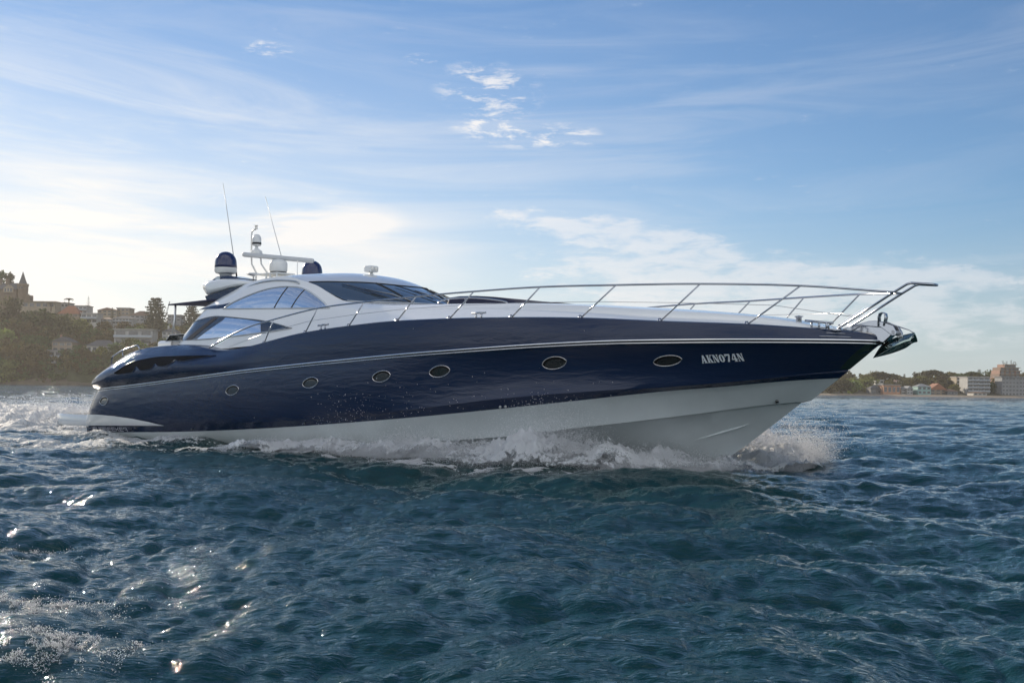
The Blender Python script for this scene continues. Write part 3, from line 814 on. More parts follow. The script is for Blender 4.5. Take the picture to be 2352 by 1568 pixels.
# sun awning over the cockpit
aw = []
for i, u in enumerate(np.linspace(4.65, 6.55, 9)):
    for w in np.linspace(-1, 1, 9): aw.append((u, w * 2.05, 3.575 + .05 * (i / 8) + .05 * (1 - w * w)))
n_aw = len(aw); aw += [(x, y, z - .035) for x, y, z in aw]
g = grid_faces(9, 9); fa = [tuple(int(i) for i in q)[::-1] for q in g] + [tuple(int(i) + n_aw for i in q) for q in g]
rim_ = [i for i in range(9)] + [9 * k + 8 for k in range(1, 9)] + [72 + i for i in range(7, -1, -1)] + [9 * k for k in range(7, 0, -1)]
fa += [(rim_[i], rim_[(i + 1) % len(rim_)], rim_[(i + 1) % len(rim_)] + n_aw, rim_[i] + n_aw) for i in range(len(rim_))]
mobj('sun_awning', aw, fa, M['fabric'], yacht, False)
for side in (-1, 1):
    MB().tube([(4.92, side * 2.0, 3.56), (4.93, side * 2.02, 3.2), (4.87, side * 2.1, 2.3)], .028, 8).build('awning_pole', M['steel2'], yacht, True)
MB().box(4.2, 4.9, -2.1, 2.1, 2.3, 2.62).build('cockpit_seat', M['white'], yacht, bevel=.08)

# ---- rails
TOP = [(7.75, 2.86, 2.37), (8.5, 2.90, 2.60), (9.4, 2.93, 2.82), (10.35, 2.93, 2.97), (11.89, 2.92, 3.17), (13.39, 2.90, 3.25), (14.92, 2.86, 3.31), (16.43, 2.76, 3.35), (17.96, 2.58, 3.38), (19.5, 2.29, 3.365), (20.98, 1.83, 3.35), (22.51, 1.09, 3.30), (23.74, .17, 3.20)]
tops = TOP[3:-1]
bases = [9.94, 11.43, 12.89, 14.36, 15.80, 17.30, 18.77, 20.25, 21.64]
for side in (-1, 1):
    sl_ = [Vector((p.x, side * p.y, p.z)) for p in smooth_line(TOP, 8)]
    rail = MB().tube(sl_, .018, 8).build('guard_rail', M['steel'], yacht, True)
    wire = []
    for (tu, tv, tz), bu in zip(tops, bases):
        bvv, bz = float(shv(bu)) - .09, float(shz(bu))
        s_ = MB().tube([(bu, side * bvv, bz - .01), (tu, side * tv, tz)], .0145, 8)
        so = s_.build('stanchion', M['steel'], yacht, True)
        MB().lathe([(.045, 0), (.04, .015), (.024, .06)], bu, side * bvv, bz - .005, 12).build('foot', M['steel'], so, True)
        wire.append(((bu + tu) / 2, side * (bvv + tv) / 2, (bz + tz) / 2))
    wire = [(8.6, side * 2.88, 2.38)] + wire + [(23.05, side * .17, 2.80)]
    MB().tube(wire, .005, 5).build('lifeline', M['steel2'], yacht, True)
    # pulpit leg
    MB().tube([(22.66, side * .16, 2.57), (23.74, side * .16, 3.20), (23.97, side * .16, 3.325), (24.04, side * .16, 3.34)], .021, 8).build('pulpit_leg', M['steel'], yacht, True)
    # quarter handrail
    hr = [Vector((p.x, side * p.y, p.z)) for p in smooth_line([(2.63, 2.50, 1.98), (2.70, 2.52, 2.14), (2.82, 2.54, 2.22), (3.36, 2.60, 2.36), (4.0, 2.62, 2.465), (4.15, 2.62, 2.47), (4.25, 2.62, 2.38)], 5)]
    h_ = MB().tube(hr, .02, 8)
    h_.tube([(3.36, side * 2.60, 2.36), (3.40, side * 2.60, 2.12)], .014, 6)
    h_.build('quarter_handrail', M['steel'], yacht, True)
    # cleats
    for (u, v, z, s) in ((12.04, float(shv(12.04)) - .10, float(shz(12.04)) + .01, .17), (16.52, float(shv(16.5)) - .12, float(shz(16.5)), .18), (22.68, .75, 2.60, .24)):
        c_ = MB(); slope = -.10 if u > 20 else (.06 if u < 14 else 0)
        c_.tube([(u - s, side * (v + (.05 if u > 20 else 0)), z + .10 - slope * s), (u + s, side * (v - (.05 if u > 20 else 0)), z + .10 + slope * s)], .021, 8)
        for d in ((-.07, .07) if u < 20 else (-.14, 0, .14)): c_.tube([(u + d, side * v, z - .02), (u + d, side * v, z + .10 + slope * d)], .020, 8)
        c_.box(u - s * .6, u + s * .6, side * v - .03, side * v + .03, z - .01, z + .008)
        c_.build('cleat', M['steel'], yacht, True)
    # fairlead
    f_ = MB().tube([(22.84, side * .70, 2.56), (22.83, side * .70, 2.63), (22.86, side * .69, 2.66)], .014, 6)
    f_.tube([(23.0, side * .60, 2.55), (23.01, side * .60, 2.62), (22.97, side * .61, 2.65)], .014, 6)
    f_.box(22.80, 23.04, side * .66 - .03, side * .66 + .03, 2.545, 2.565)
    f_.build('fairlead', M['steel'], yacht, True)
    # tail light cluster at the quarter tip
    tl = MB().box(2.16, 2.42, side * 2.40 - .03, side * 2.40 + .03, 1.42, 1.52).build('stern_light', M['lens'], yacht, bevel=.01)
MB().tube([Vector((p.x, p.y, p.z)) for p in smooth_line([(24.04, -.16, 3.34), (24.20, -.16, 3.325), (24.36, -.12, 3.31), (24.40, 0, 3.305), (24.36, .12, 3.31), (24.20, .16, 3.325), (24.04, .16, 3.34)], 5)], .021, 8).build('pulpit_rail', M['steel'], yacht, True)
MB().tube([(23.74, -.17, 3.20), (23.74, .17, 3.20)], .016, 8).build('pulpit_crossbar', M['steel'], yacht, True)
bo = MB().lathe([(.075, 0), (.05, .015), (.05, .10), (.06, .115), (.085, .13), (.02, .14)], 22.2, -.58, 2.69, 18).build('windlass_bollard', M['steel'], yacht, True); auto_smooth(bo, 40)
# sun pad and its rail
pd_ = []
pu = [13.86, 13.9, 14.2, 14.7, 15.2, 15.77, 17.1]; pz = [.10, .15, .175, .17, .14, .075, .01]
pvv = []
for u, h in zip(pu, pz):
    for w in (-1, -.92, 0, .92, 1):
        base = coach_z(u, .4, 0) - .02
        pvv.append((u, w * .95, base + (h if abs(w) < .99 else -.02) + .02))
sp_ = mobj('sun_pad', pvv, [tuple(int(i) for i in q)[::-1] for q in grid_faces(len(pu), 5)] + [(0, 1, 2, 3, 4)], M['pad'], yacht, True); auto_smooth(sp_, 40)
for side in (-1, 1):
    pr_ = [Vector((p.x, side * p.y, p.z)) for p in smooth_line([(13.79, 1.15, 3.24), (13.84, 1.15, 3.345), (14.11, 1.15, 3.40), (14.63, 1.15, 3.405), (15.18, 1.15, 3.37), (15.75, 1.15, 3.29), (15.87, 1.15, 3.22)], 5)]
    MB().tube(pr_, .017, 8).tube([(14.63, side * 1.15, 3.40), (14.64, side * 1.15, 3.22)], .013, 6).build('pad_rail', M['steel'], yacht, True)

# ---- bow roller and anchor
br = MB()
br.prism([(22.76, 2.60), (23.28, 2.73), (23.40, 2.735), (23.55, 2.70), (23.72, 2.64), (23.79, 2.52), (23.76, 2.47), (23.68, 2.49), (23.50, 2.62), (23.15, 2.655), (22.96, 2.565)], -.13, -.10)
br.prism([(22.76, 2.60), (23.28, 2.73), (23.40, 2.735), (23.55, 2.70), (23.72, 2.64), (23.79, 2.52), (23.76, 2.47), (23.68, 2.49), (23.50, 2.62), (23.15, 2.655), (22.96, 2.565)], .10, .13)
br.tube([(23.72, -.13, 2.52), (23.72, .13, 2.52)], .05, 12)
br.prism([(22.96, 2.565), (23.15, 2.655), (23.50, 2.62), (23.68, 2.49), (23.53, 2.36), (23.49, 2.37), (23.28, 2.50)], -.095, .095)
br.build('bow_roller', M['steel'], yacht, bevel=.008)
loop = [(23.47, -.02, 2.63), (23.47, -.02, 2.80), (23.485, -.02, 2.845), (23.53, -.02, 2.86), (23.57, -.02, 2.84), (23.58, -.02, 2.79), (23.55, -.02, 2.64)]
lv = []; 
for (x, y, z) in loop: lv += [(x, -.16, z), (x, -.05, z)]
lo_ = mobj('guide_loop', lv, [(2 * i, 2 * i + 1, 2 * i + 3, 2 * i + 2) for i in range(len(loop) - 1)], M['steel'], yacht, True)
so_ = lo_.modifiers.new('solid', 'SOLIDIFY'); so_.thickness = .015
anc = empty('anchor', parent=yacht)
# plough blade: two curved plates meeting at a ridge
tip = (23.31, 0, 2.10); tail = (24.02, 0, 2.36)
ridge = smooth_line([(23.31, 0, 2.10), (23.45, 0, 2.30), (23.62, 0, 2.40), (23.80, 0, 2.465), (24.04, 0, 2.515)], 5)
edge = smooth_line([(23.31, 0, 2.10), (23.56, 0, 2.17), (23.78, 0, 2.26), (23.92, 0, 2.345), (24.03, 0, 2.37)], 5)
wid = [0, .02, .04, .06, .08, .10, .12, .14, .16, .175, .19, .20, .20, .20, .19, .18, .17, .16, .15, .14, .13]
for sgn in (-1, 1):
    vv = []
    for i, (a, b) in enumerate(zip(ridge, edge)):
        for t in (0, .35, .7, 1):
            p = a.lerp(b, t); vv.append((p.x, sgn * (wid[i] * (math.sin(t * math.pi / 2)) + .004), p.z))
    g = grid_faces(len(ridge), 4)
    fl = mobj('fluke', vv, [tuple(int(i) for i in q) for q in g], M['steel2'] if 0 else mat('dark polished steel', (.36, .44, .40), .12, metal=1.), anc, True)
    s2 = fl.modifiers.new('solid', 'SOLIDIFY'); s2.thickness = .015
MB().prism([(23.30, 2.70), (23.55, 2.72), (23.75, 2.64), (23.83, 2.50), (23.86, 2.44), (23.76, 2.44), (23.70, 2.56), (23.50, 2.66)], -.02, .02).build('shank', M['steel2'], anc, bevel=.006)
MB().tube([(23.74, 0, 2.635), (23.95, 0, 2.565), (24.03, 0, 2.52)], .010, 6).tube([(24.0, 0, 2.36), (23.85, 0, 2.33), (24.03, 0, 2.45)], .006, 6).build('roll_bar', M['steel2'], anc, True)
# stainless stem guard
for side in (-1, 1):
    a_, b_ = [], []
    for (u, z) in ((23.44, 2.34), (23.3, 2.235), (23.15, 2.115), (23.0, 2.0), (22.88, 1.905)):
        a_.append(Vector((u + .004, side * .004, z)))
        b_.append(on_side(hullT, u - .16 * (1 - abs(z - 2.15)), z, .006, side))
    vv = [tuple(p) for q_ in zip(a_, b_) for p in q_]
    mobj('stem_guard', vv, [(2 * i, 2 * i + 1, 2 * i + 3, 2 * i + 2) for i in range(4)], mat('stem plate', (.16, .22, .20), .12, metal=1.), yacht, True)

# ------------------------------------------------------------------ shores
def at(px, py, Y):
    """a direction measured in the 2352-wide picture, carried out to distance Y: world x and height"""
    x = px - 1176; y = HCY - py
    return (x * cr_ - y * sr_) / F0 * Y, (x * sr_ + y * cr_) / F0 * Y + EYE


rnd = random.Random(4)
nrng = np.random.default_rng(11)


def vnoise(x, y, s):
    """cheap smooth noise"""
    return np.sin(x / s * 1.7 + 1.3 * np.sin(y / s * 1.1 + 2)) * np.cos(y / s * 1.9 + 1.1 * np.sin(x / s * .8 + 1))


def lh(x, y):
    """left headland height"""
    sh = 552 + 5 * np.sin(x / 23.) + 3 * np.sin(x / 9. + 1) + np.maximum(0, x + 60) * .8
    ridge = np.interp(x, [-420, -300, -285, -262, -248, -225, -190, -150, -115, -60, 20, 70], [40, 42, 42, 41, 37.5, 35.5, 33, 30, 28, 20, 9, 0])
    t = np.clip((y - sh) / 125., 0, 1.35)
    pr = np.where(t <= 0, -2.5, ridge * (.17 * np.clip(t / .05, 0, 1) + .83 * np.clip(t, 0, 1) ** .85) + 1.2 * vnoise(x, y, 17) * np.clip(t * 3, 0, 1))
    pr = np.where(t > 1.02, pr - (t - 1.02) * 30, pr)
    return pr


gx = np.linspace(-430, 90, 150); gy = np.linspace(540, 740, 80)
XX, YY = np.meshgrid(gx, gy)
V = np.stack([XX.ravel(), YY.ravel(), lh(XX.ravel(), YY.ravel())], 1)
M['bush'] = mat('scrub ground', (.038, .045, .020), .95, vary=.5, scale=.12)
M['rock'] = mat('sandstone', (.075, .062, .045), .9, vary=.35, scale=.3)
tag(big_mesh('hillside', V, grid_faces(80, 150), M['bush']), kind='structure')


def rh(x, y):
    sh = 640 - (x - 160) * .12 + 3 * np.sin(x / 21.)
    t = np.clip((y - sh) / 90., 0, 1.6)
    w = np.clip((x - 90) / 40., 0, 1)
    return np.where(t <= 0, -2., (.35 + 9.5 * np.clip(t - .22, 0, 1) ** .8 + .5 * vnoise(x, y, 11) * (t > .2)) * w - 2 * (1 - w))


gx = np.linspace(80, 620, 140); gy = np.linspace(560, 820, 90)
XX, YY = np.meshgrid(gx, gy)
V = np.stack([XX.ravel(), YY.ravel(), rh(XX.ravel(), YY.ravel())], 1)
tag(big_mesh('shore_ground', V, grid_faces(90, 140), mat('shore ground', (.05, .05, .028), .95, vary=.4, scale=.1)), kind='structure')
bx_ = np.linspace(150, 330, 60); V = []
for x in bx_:
    sh = 640 - (x - 160) * .12 + 3 * math.sin(x / 21.); w = 6.5 if x < 232 else 3.2
    V += [(x, sh - 3, -.15), (x, sh - 1.0, .3), (x, sh + w, .9)]
tag(mobj('beach', V, grid_faces(60, 3), mat('sand', (.24, .195, .145), .9, vary=.15, scale=.5)), kind='structure')
sw = [(x, 552 + 5 * math.sin(x / 23.) + 3 * math.sin(x / 9. + 1) + max(0, x + 60) * .8 - 1.5) for x in np.linspace(-400, 40, 90)]
V = []
for i, (x, y) in enumerate(sw):
    V += [(x, y - .8 - .6 * math.sin(i * 1.7), -.5), (x, y + .3 * math.sin(i * 2.3), 1.0 + .5 * math.sin(i * 1.1)), (x, y + 3, 2.0 + .8 * math.sin(i * .7)), (x, y + 8, 5.5)]
tag(mobj('shore_rocks', V, grid_faces(90, 4), M['rock']), kind='structure')

# ---- foliage
M['leafd'] = mat('dark foliage', (.060, .078, .022), .75, vary=.45, scale=.5, rand=1.)
M['leafo'] = mat('olive foliage', (.115, .110, .028), .75, vary=.45, scale=.5, rand=1.)
M['leafg'] = mat('yellow green foliage', (.15, .165, .035), .75, vary=.4, scale=.5, rand=.8)
M['leafp'] = mat('pine foliage', (.035, .045, .020), .8, vary=.3, scale=.5)
M['bark'] = mat('bark', (.09, .065, .045), .9)
for k in ('leafd', 'leafo', 'leafg'):   # thin leaves let some light through
    m_ = M[k]; t_ = NT(m_.node_tree); b_ = m_.node_tree.nodes['Principled BSDF']
    tr = t_.n('ShaderNodeBsdfTranslucent'); mx = t_.n('ShaderNodeMixShader'); mx.inputs[0].default_value = .35
    src = b_.inputs['Base Color'].links[0].from_socket; t_.l(src, tr.inputs[0])
    t_.l(b_.outputs[0], mx.inputs[1]); t_.l(tr.outputs[0], mx.inputs[2])
    t_.l(mx.outputs[0], m_.node_tree.nodes['Material Output'].inputs[0])


def leaf_mesh(name, centres, size, m, seed=0, n_per=14, flat=1.):
    """leaf-sized faces scattered round clump centres (list of x,y,z,r)"""
    g = np.random.default_rng(seed); P = []
    C = np.array(centres, float)
    for (x, y, z, r) in C:
        n = max(4, int(n_per * (r / C[:, 3].mean()) ** 2))
        d = g.normal(size=(n, 3)); d /= np.linalg.norm(d, axis=1)[:, None]
        p = d * (r * g.uniform(.55, 1.05, (n, 1))); p[:, 2] *= flat
        P.append(p + (x, y, z))
    P = np.vstack(P); n = len(P)
    a = g.normal(size=(n, 3)); a /= np.linalg.norm(a, axis=1)[:, None]
    b = g.normal(size=(n, 3)); b -= (b * a).sum(1)[:, None] * a; b /= np.linalg.norm(b, axis=1)[:, None]
    s = size * g.uniform(.6, 1.3, (n, 1))
    V = np.stack([P - a * s - b * s * .6, P + a * s - b * s * .6, P + a * s * .8 + b * s * .7, P - a * s * .7 + b * s * .6], 1).reshape(-1, 3)
    me = bpy.data.meshes.new(name); k = n
    me.vertices.add(len(V)); me.vertices.foreach_set('co', V.astype(np.float32).ravel())
    me.loops.add(4 * k); me.loops.foreach_set('vertex_index', np.arange(4 * k, dtype=np.int32))
    me.polygons.add(k); me.polygons.foreach_set('loop_start', np.arange(0, 4 * k, 4, dtype=np.int32))
    me.update(calc_edges=True); me.materials.append(m)
    return me


def trunk_mesh(h, r, limbs, seed):
    g = random.Random(seed); mb = MB()
    mb.tube([(0, 0, -1.5), (0, 0, h * .3), (g.uniform(-.2, .2), g.uniform(-.2, .2), h * .62)], [r, r * .8, r * .5], 6)
    for k in range(limbs):
        a = g.uniform(0, 6.28); l = h * g.uniform(.25, .4)
        mb.tube([(0, 0, h * .35 + k * .1), (math.cos(a) * l * .6, math.sin(a) * l * .6, h * .6), (math.cos(a) * l, math.sin(a) * l, h * .78)], [r * .5, r * .35, r * .15], 5)
    me = bpy.data.meshes.new('trunk'); me.from_pydata(mb.v, [], mb.f); me.materials.append(M['bark']); return me


def tree_protos():
    T = {}
    g = random.Random(2)
    def broad(seed, w, h, m, umb=False):
        g = random.Random(seed); cs = []
        n = 34
        for _ in range(n):
            a = g.uniform(0, 6.28); q = g.random() ** .5
            if umb: z = h * (.80 + .16 * (1 - q * q)) + g.uniform(-.04, .04) * h; rr = w * .15 * g.uniform(.7, 1.25)
            else:
                zz = g.uniform(-1, 1); q *= math.sqrt(max(.05, 1 - zz * zz)); z = h * (.56 + .36 * zz); rr = w * .17 * g.uniform(.65, 1.35)
            cs.append((math.cos(a) * q * w * .42, math.sin(a) * q * w * .42, z, rr))
        return leaf_mesh('crown', cs, .42 if not umb else .34, m, seed, 26, .75), trunk_mesh(h, w * .035, 4, seed)
    for i, (m, w, h) in enumerate((('leafd', 10, 9), ('leafo', 9, 8), ('leafg', 8, 7), ('leafd', 8, 10), ('leafo', 12, 9))):
        T['b%d' % i] = broad(20 + i, w, h, M[m])
    T['umb'] = broad(40, 8, 10, M['leafd'], True); T['umb2'] = broad(41, 11, 9, M['leafo'], True)
    def pine(seed, w, h, tiers, dens, rr, topw=.1):
        g = random.Random(seed); cs = []
        for k in range(tiers):
            t = k / (tiers - 1); rad = w * .5 * (1 - t * (1 - topw)) * g.uniform(.8, 1.1); z = h * (.16 + .82 * t)
            nb = max(3, int(dens * (1 - t * .6)))
            for b in range(nb):
                a = 2 * math.pi * b / nb + k; 
                for q in (.35, .65, .95): cs.append((math.cos(a) * rad * q, math.sin(a) * rad * q, z + .25 * rr * q, rr * (1.15 - .5 * q)))
        me = leaf_mesh('crown', cs, rr * .34, M['leafp'], seed, 10, .45)
        mb = MB().tube([(0, 0, -1), (0, 0, h * .5), (0, 0, h)], [w * .03, w * .022, w * .006], 6)
        tm = bpy.data.meshes.new('trunk'); tm.from_pydata(mb.v, [], mb.f); tm.materials.append(M['bark'])
        return me, tm
    T['nor'] = pine(50, 9, 20, 13, 7, .9); T['norbare'] = pine(51, 7, 13, 11, 5, .34); T['cedar'] = pine(52, 13, 17, 12, 10, 1.35, .5)
    # palm
    cs = []
    mbp = MB()
    for k in range(14):
        a = 2 * math.pi * k / 14; el = .6 * math.sin(k * 2.4)
        pts = [(math.cos(a) * q * 2.4, math.sin(a) * q * 2.4, 6 + 1.0 * math.sin(q * 2.2 + el) - .9 * q * q) for q in (0, .3, .6, .85, 1.0)]
        for i in range(4):
            p, q = Vector(pts[i]), Vector(pts[i + 1]); d = Vector((-math.sin(a), math.cos(a), 0)) * (.42 - .08 * i)
            mbp.add([p - d + Vector((0, 0, -.15)), p, q, q - d * .8 + Vector((0, 0, -.15))], [(0, 1, 2, 3)]); mbp.add([p, p + d + Vector((0, 0, -.15)), q + d * .8 + Vector((0, 0, -.15)), q], [(0, 1, 2, 3)])
    pm_ = bpy.data.meshes.new('crown'); pm_.from_pydata([tuple(v) for v in mbp.v], [], mbp.f); pm_.materials.append(M['leafp'])
    mb = MB().tube([(0, 0, -1), (0.1, 0, 3), (0, 0, 6)], [.3, .24, .22], 7); tm = bpy.data.meshes.new('trunk'); tm.from_pydata(mb.v, [], mb.f); tm.materials.append(M['bark'])
    T['palm'] = (pm_, tm)
    return T


TP = tree_protos()


def tree(kind, x, y, z, s, label, group=None, name='broadleaf_tree', cat='tree', sz=None):
    o = empty(name, (x, y, z), rnd.uniform(0, 6.28)); o.scale = (s, s, sz or s * rnd.uniform(.9, 1.1))
    tag(o, label, cat, group)
    c = bpy.data.objects.new('crown', TP[kind][0]); link(c, o)
    t = bpy.data.objects.new('trunk', TP[kind][1]); link(t, o)
    return o


def tree_px(kind, px, ytop, ybase, Y, label, h0, group=None, name='broadleaf_tree', w=None):
    """tree whose foot and top stand at the measured directions at distance Y"""
    x, zb = at(px, ybase, Y); _, zt = at(px, ytop, Y)
    s = (zt - zb) / h0
    return tree(kind, x, Y, zb, s if w is None else w, label, group, name, sz=s)


# ---- buildings
M['win'] = mat('window glass far', (.05, .06, .07), .08, spec=.8)
M['wblue'] = mat('pale blue grey paint', (.36, .40, .44), .7)
CL = {'cream': (.30, .25, .18), 'white': (.40, .39, .36), 'grey': (.22, .23, .24), 'stone': (.15, .11, .075), 'brick': (.26, .14, .10), 'tan': (.24, .19, .14), 'teal': (.22, .36, .34), 'orange': (.40, .21, .13), 'tile': (.26, .11, .06), 'slate': (.07, .075, .085), 'brown': (.16, .10, .07), 'light': (.34, .34, .33), 'pink': (.50, .34, .28), 'dgrey': (.12, .125, .13)}
for k, c in CL.items(): M[k] = mat('paint ' + k, c, .8, vary=.12, scale=.6)


def house(name, px0, px1, ytop, ybase, Y, wall, roof, label, rtype='hip', floors=2, depth=9., group='houses on the hillside', wins=4, balcony=False, rot=0., roof_h=None, sink=2.5, chim=0, cat='house'):
    x0, z0 = at(px0, ybase, Y); x1, _ = at(px1, ybase, Y); _, z1 = at((px0 + px1) / 2, ytop, Y)
    w = x1 - x0; h = z1 - z0; rh_ = roof_h if roof_h is not None else (0 if rtype == 'flat' else h * .33)
    hw = h - rh_
    o = empty(name, ((x0 + x1) / 2, Y, z0), rot); tag(o, label, cat, group)
    MB().box(-w / 2, w / 2, 0, depth, -sink, hw).build('wall', M[wall], o)
    e = w * .03 + .15
    if rtype == 'flat':
        r_ = MB().box(-w / 2 - e, w / 2 + e, -e, depth + e, hw + .01, hw + .35).build('roof', M[roof], o)
    elif rtype == 'gable':
        r_ = MB().prism([(-w / 2 - e, hw - .1), (0, hw + rh_), (w / 2 + e, hw - .1)], -e, depth + e).build('roof', M[roof], o)
    else:
        q = min(w, depth) * .42
        r_ = mobj('roof', [(-w / 2 - e, -e, hw - .05), (w / 2 + e, -e, hw - .05), (w / 2 + e, depth + e, hw - .05), (-w / 2 - e, depth + e, hw - .05), (-w / 2 + q, depth / 2, hw + rh_), (w / 2 - q, depth / 2, hw + rh_)],
                  [(0, 1, 5, 4), (1, 2, 5), (2, 3, 4, 5), (3, 0, 4), (3, 2, 1, 0)], M[roof], o, False)
    for k in range(chim):
        cx = w * (-.2 + .4 * k)
        MB().box(cx - .4, cx + .4, depth * .4, depth * .4 + .7, hw, hw + rh_ + 1.1).build('chimney', M['white' if chim > 1 else 'brick'], r_)
    fh = hw / floors
    for f in range(floors):
        for k in range(wins):
            ww = w / wins; cx = -w / 2 + ww * (k + .5); a = ww * (.33 if not balcony else .40)
            wf = MB().box(cx - a, cx + a, -.05, .06, f * fh + fh * .28, f * fh + fh * .80).build('window', M['grey'], o)
            MB().box(cx - a * .86, cx + a * .86, -.09, -.055, f * fh + fh * .33, f * fh + fh * .76).build('pane', M['win'], wf)
        if balcony and f > 0 or balcony == 2:
            bl = MB().box(-w / 2, w / 2, -1.3, -.1, f * fh - .12, f * fh + .08).build('balcony', M['light'], o)
            MB().box(-w / 2, w / 2, -1.34, -1.28, f * fh + .08, f * fh + fh * .30).build('balustrade', M['wblue'], bl)
    return o


# castle-like mansion on the left ridge
Yc = 655
x0, zb = at(-40, 700, Yc); x1, _ = at(37, 700, Yc); _, ze = at(10, 664, Yc); _, zr = at(10, 652, Yc)
ca = empty('sandstone_mansion', ((x0 + x1) / 2, Yc, zb)); tag(ca, 'old sandstone mansion with a pointed tower on top of the wooded ridge', 'mansion')
w = x1 - x0; hz_ = ze - zb
MB().box(-w / 2, w / 2, 0, 12, -4, hz_).build('wall', M['stone'], ca)
cr = mobj('roof', [(-w / 2 - .4, -.4, hz_), (w / 2 + .4, -.4, hz_), (w / 2 + .4, 12.4, hz_), (-w / 2 - .4, 12.4, hz_), (-w / 2 + 3, 6, zr - zb + 1), (w / 2 - 1.5, 6, zr - zb + 1)], [(0, 1, 5, 4), (1, 2, 5), (2, 3, 4, 5), (3, 0, 4), (3, 2, 1, 0)], M['slate'], ca, False)
for px in (-8, 9): 
    cx = at(px, 660, Yc)[0] - (x0 + x1) / 2
    MB().box(cx - .8, cx + .8, 4, 5.4, hz_, zr - zb + 3.2).build('chimney', M['stone'], cr)
for px in (-15, 20):
    cx = at(px, 660, Yc)[0] - (x0 + x1) / 2
    dr = MB().prism([(cx - 2.6, hz_ - 1.8), (cx + 2.6, hz_ - 1.8), (cx + 2.6, hz_ + .6), (cx, hz_ + 2.4), (cx - 2.6, hz_ + .6)], -.6, 4).build('dormer', M['cream'], ca)
    for d in (-1.5, 0, 1.5): MB().box(cx + d - .5, cx + d + .5, -.68, -.58, hz_ - 1.3, hz_ + .4).build('pane', M['win'], dr)
tx = at(49, 670, Yc)[0] - (x0 + x1) / 2
tw = MB()
_, zt_ = at(49, 653, Yc); th_ = zt_ - zb
tower = MB().lathe([(2.75, -4), (2.75, th_ * .72), (2.85, th_ * .74), (2.85, th_ - 1.0), (3.15, th_ - .8), (3.15, th_ + .4), (2.6, th_ + .4)], tx, 2, 0, 10).build('tower', M['stone'], ca)
_, zs_ = at(49, 622.5, Yc)
MB().lathe([(2.35, th_ + .3), (1.2, (th_ + zs_ - zb) / 2), (.05, zs_ - zb)], tx, 2, 0, 8).build('spire', M['slate'], tower)
for a in (-2.0, -1.1): MB().box(tx + 1.6 * (a + 1.5) - .35, tx + 1.6 * (a + 1.5) + .35, -.95, -.7, th_ * .8, th_ * .88).build('window', M['win'], tower)
sx0 = at(58, 690, Yc)[0] - (x0 + x1) / 2; sx1 = at(68, 690, Yc)[0] - (x0 + x1) / 2; _, zq = at(62, 677.5, Yc)
tur = MB().box(sx0, sx1, 0, 5, -4, zq - zb).build('turret', M['stone'], ca)
for k in range(3): MB().box(sx0 + k * (sx1 - sx0) / 3, sx0 + (k + .55) * (sx1 - sx0) / 3, -.02, .5, zq - zb, zq - zb + .6).build('battlement', M['stone'], tur)

HS = [
    ('terrace_building', 36, 126, 693, 707, 650, 'cream', 'tan', 'long low cream building just below the castle tower', dict(rtype='flat', floors=1, wins=6)),
    ('house', 131, 157, 696, 707, 668, 'grey', 'dgrey', 'small grey flat-roofed house under the palm on the ridge', dict(rtype='flat', floors=1, wins=3)),
    ('house', 133, 181, 701, 726, 632, 'tan', 'tile', 'house with a bright red tiled hip roof below the ridge palm', dict(roof_h=4.4, floors=2, wins=3)),
    ('house', 170, 200, 703, 721, 655, 'light', 'dgrey', 'white house with balconies left of the bare pine', dict(rtype='flat', balcony=True, wins=3)),
    ('house', 186, 223, 720, 743, 622, 'white', 'light', 'pale terraced house among trees right of the red roof', dict(rtype='flat', balcony=True, wins=3)),
    ('house', 224, 268, 706, 725, 660, 'cream', 'brown', 'beige house with a low brown gable on the skyline', dict(rtype='gable', wins=4)),
    ('house', 226, 256, 728, 742, 628, 'grey', 'brown', 'small grey house with a brown roof left of the balconied villa', dict(wins=3)),
    ('house', 268, 297, 708, 724, 664, 'tan', 'dgrey', 'tan box-shaped house on the skyline left of the tall pine', dict(rtype='flat', wins=3)),
    ('villa', 258, 303, 724, 744, 630, 'light', 'dgrey', 'wide pale villa with two rows of balconies', dict(rtype='hip', roof_h=1.6, balcony=True, wins=6)),
    ('house', 299, 343, 713, 738, 652, 'grey', 'brown', 'grey brick house with a brown roof beside the tall dark pine', dict(wins=4, roof_h=2.6)),
    ('house', 385, 415, 724, 738, 650, 'grey', 'dgrey', 'low grey house on the ridge under the yacht awning', dict(rtype='flat', wins=3)),
    ('house', 372, 404, 752, 781, 600, 'light', 'slate', 'pale house with two white chimneys below the awning pole', dict(rtype='hip', wins=3, chim=2)),
    ('modern_house', 262, 350, 757, 792, 592, 'light', 'white', 'wide modern white house with a flat overhanging roof', dict(rtype='flat', wins=3, balcony=True)),
    ('house', 198, 262, 780, 808, 580, 'white', 'slate', 'white house with a dark slate roof and dormers', dict(roof_h=2.9, floors=1, wins=5)),
    ('house', 119, 166, 773, 808, 578, 'tan', 'slate', 'old grey gabled house standing above the white terrace', dict(rtype='gable', wins=3, chim=1)),
    ('house', 108, 179, 805, 836, 570, 'light', 'grey', 'white two-storey house with wide verandas nearest the water', dict(rtype='flat', wins=4, balcony=2)),
]
for nm, a, b, t, bs, Y, w_, r_, lb, kw in HS: house(nm, a, b, t, bs, Y, w_, r_, lb, **kw)

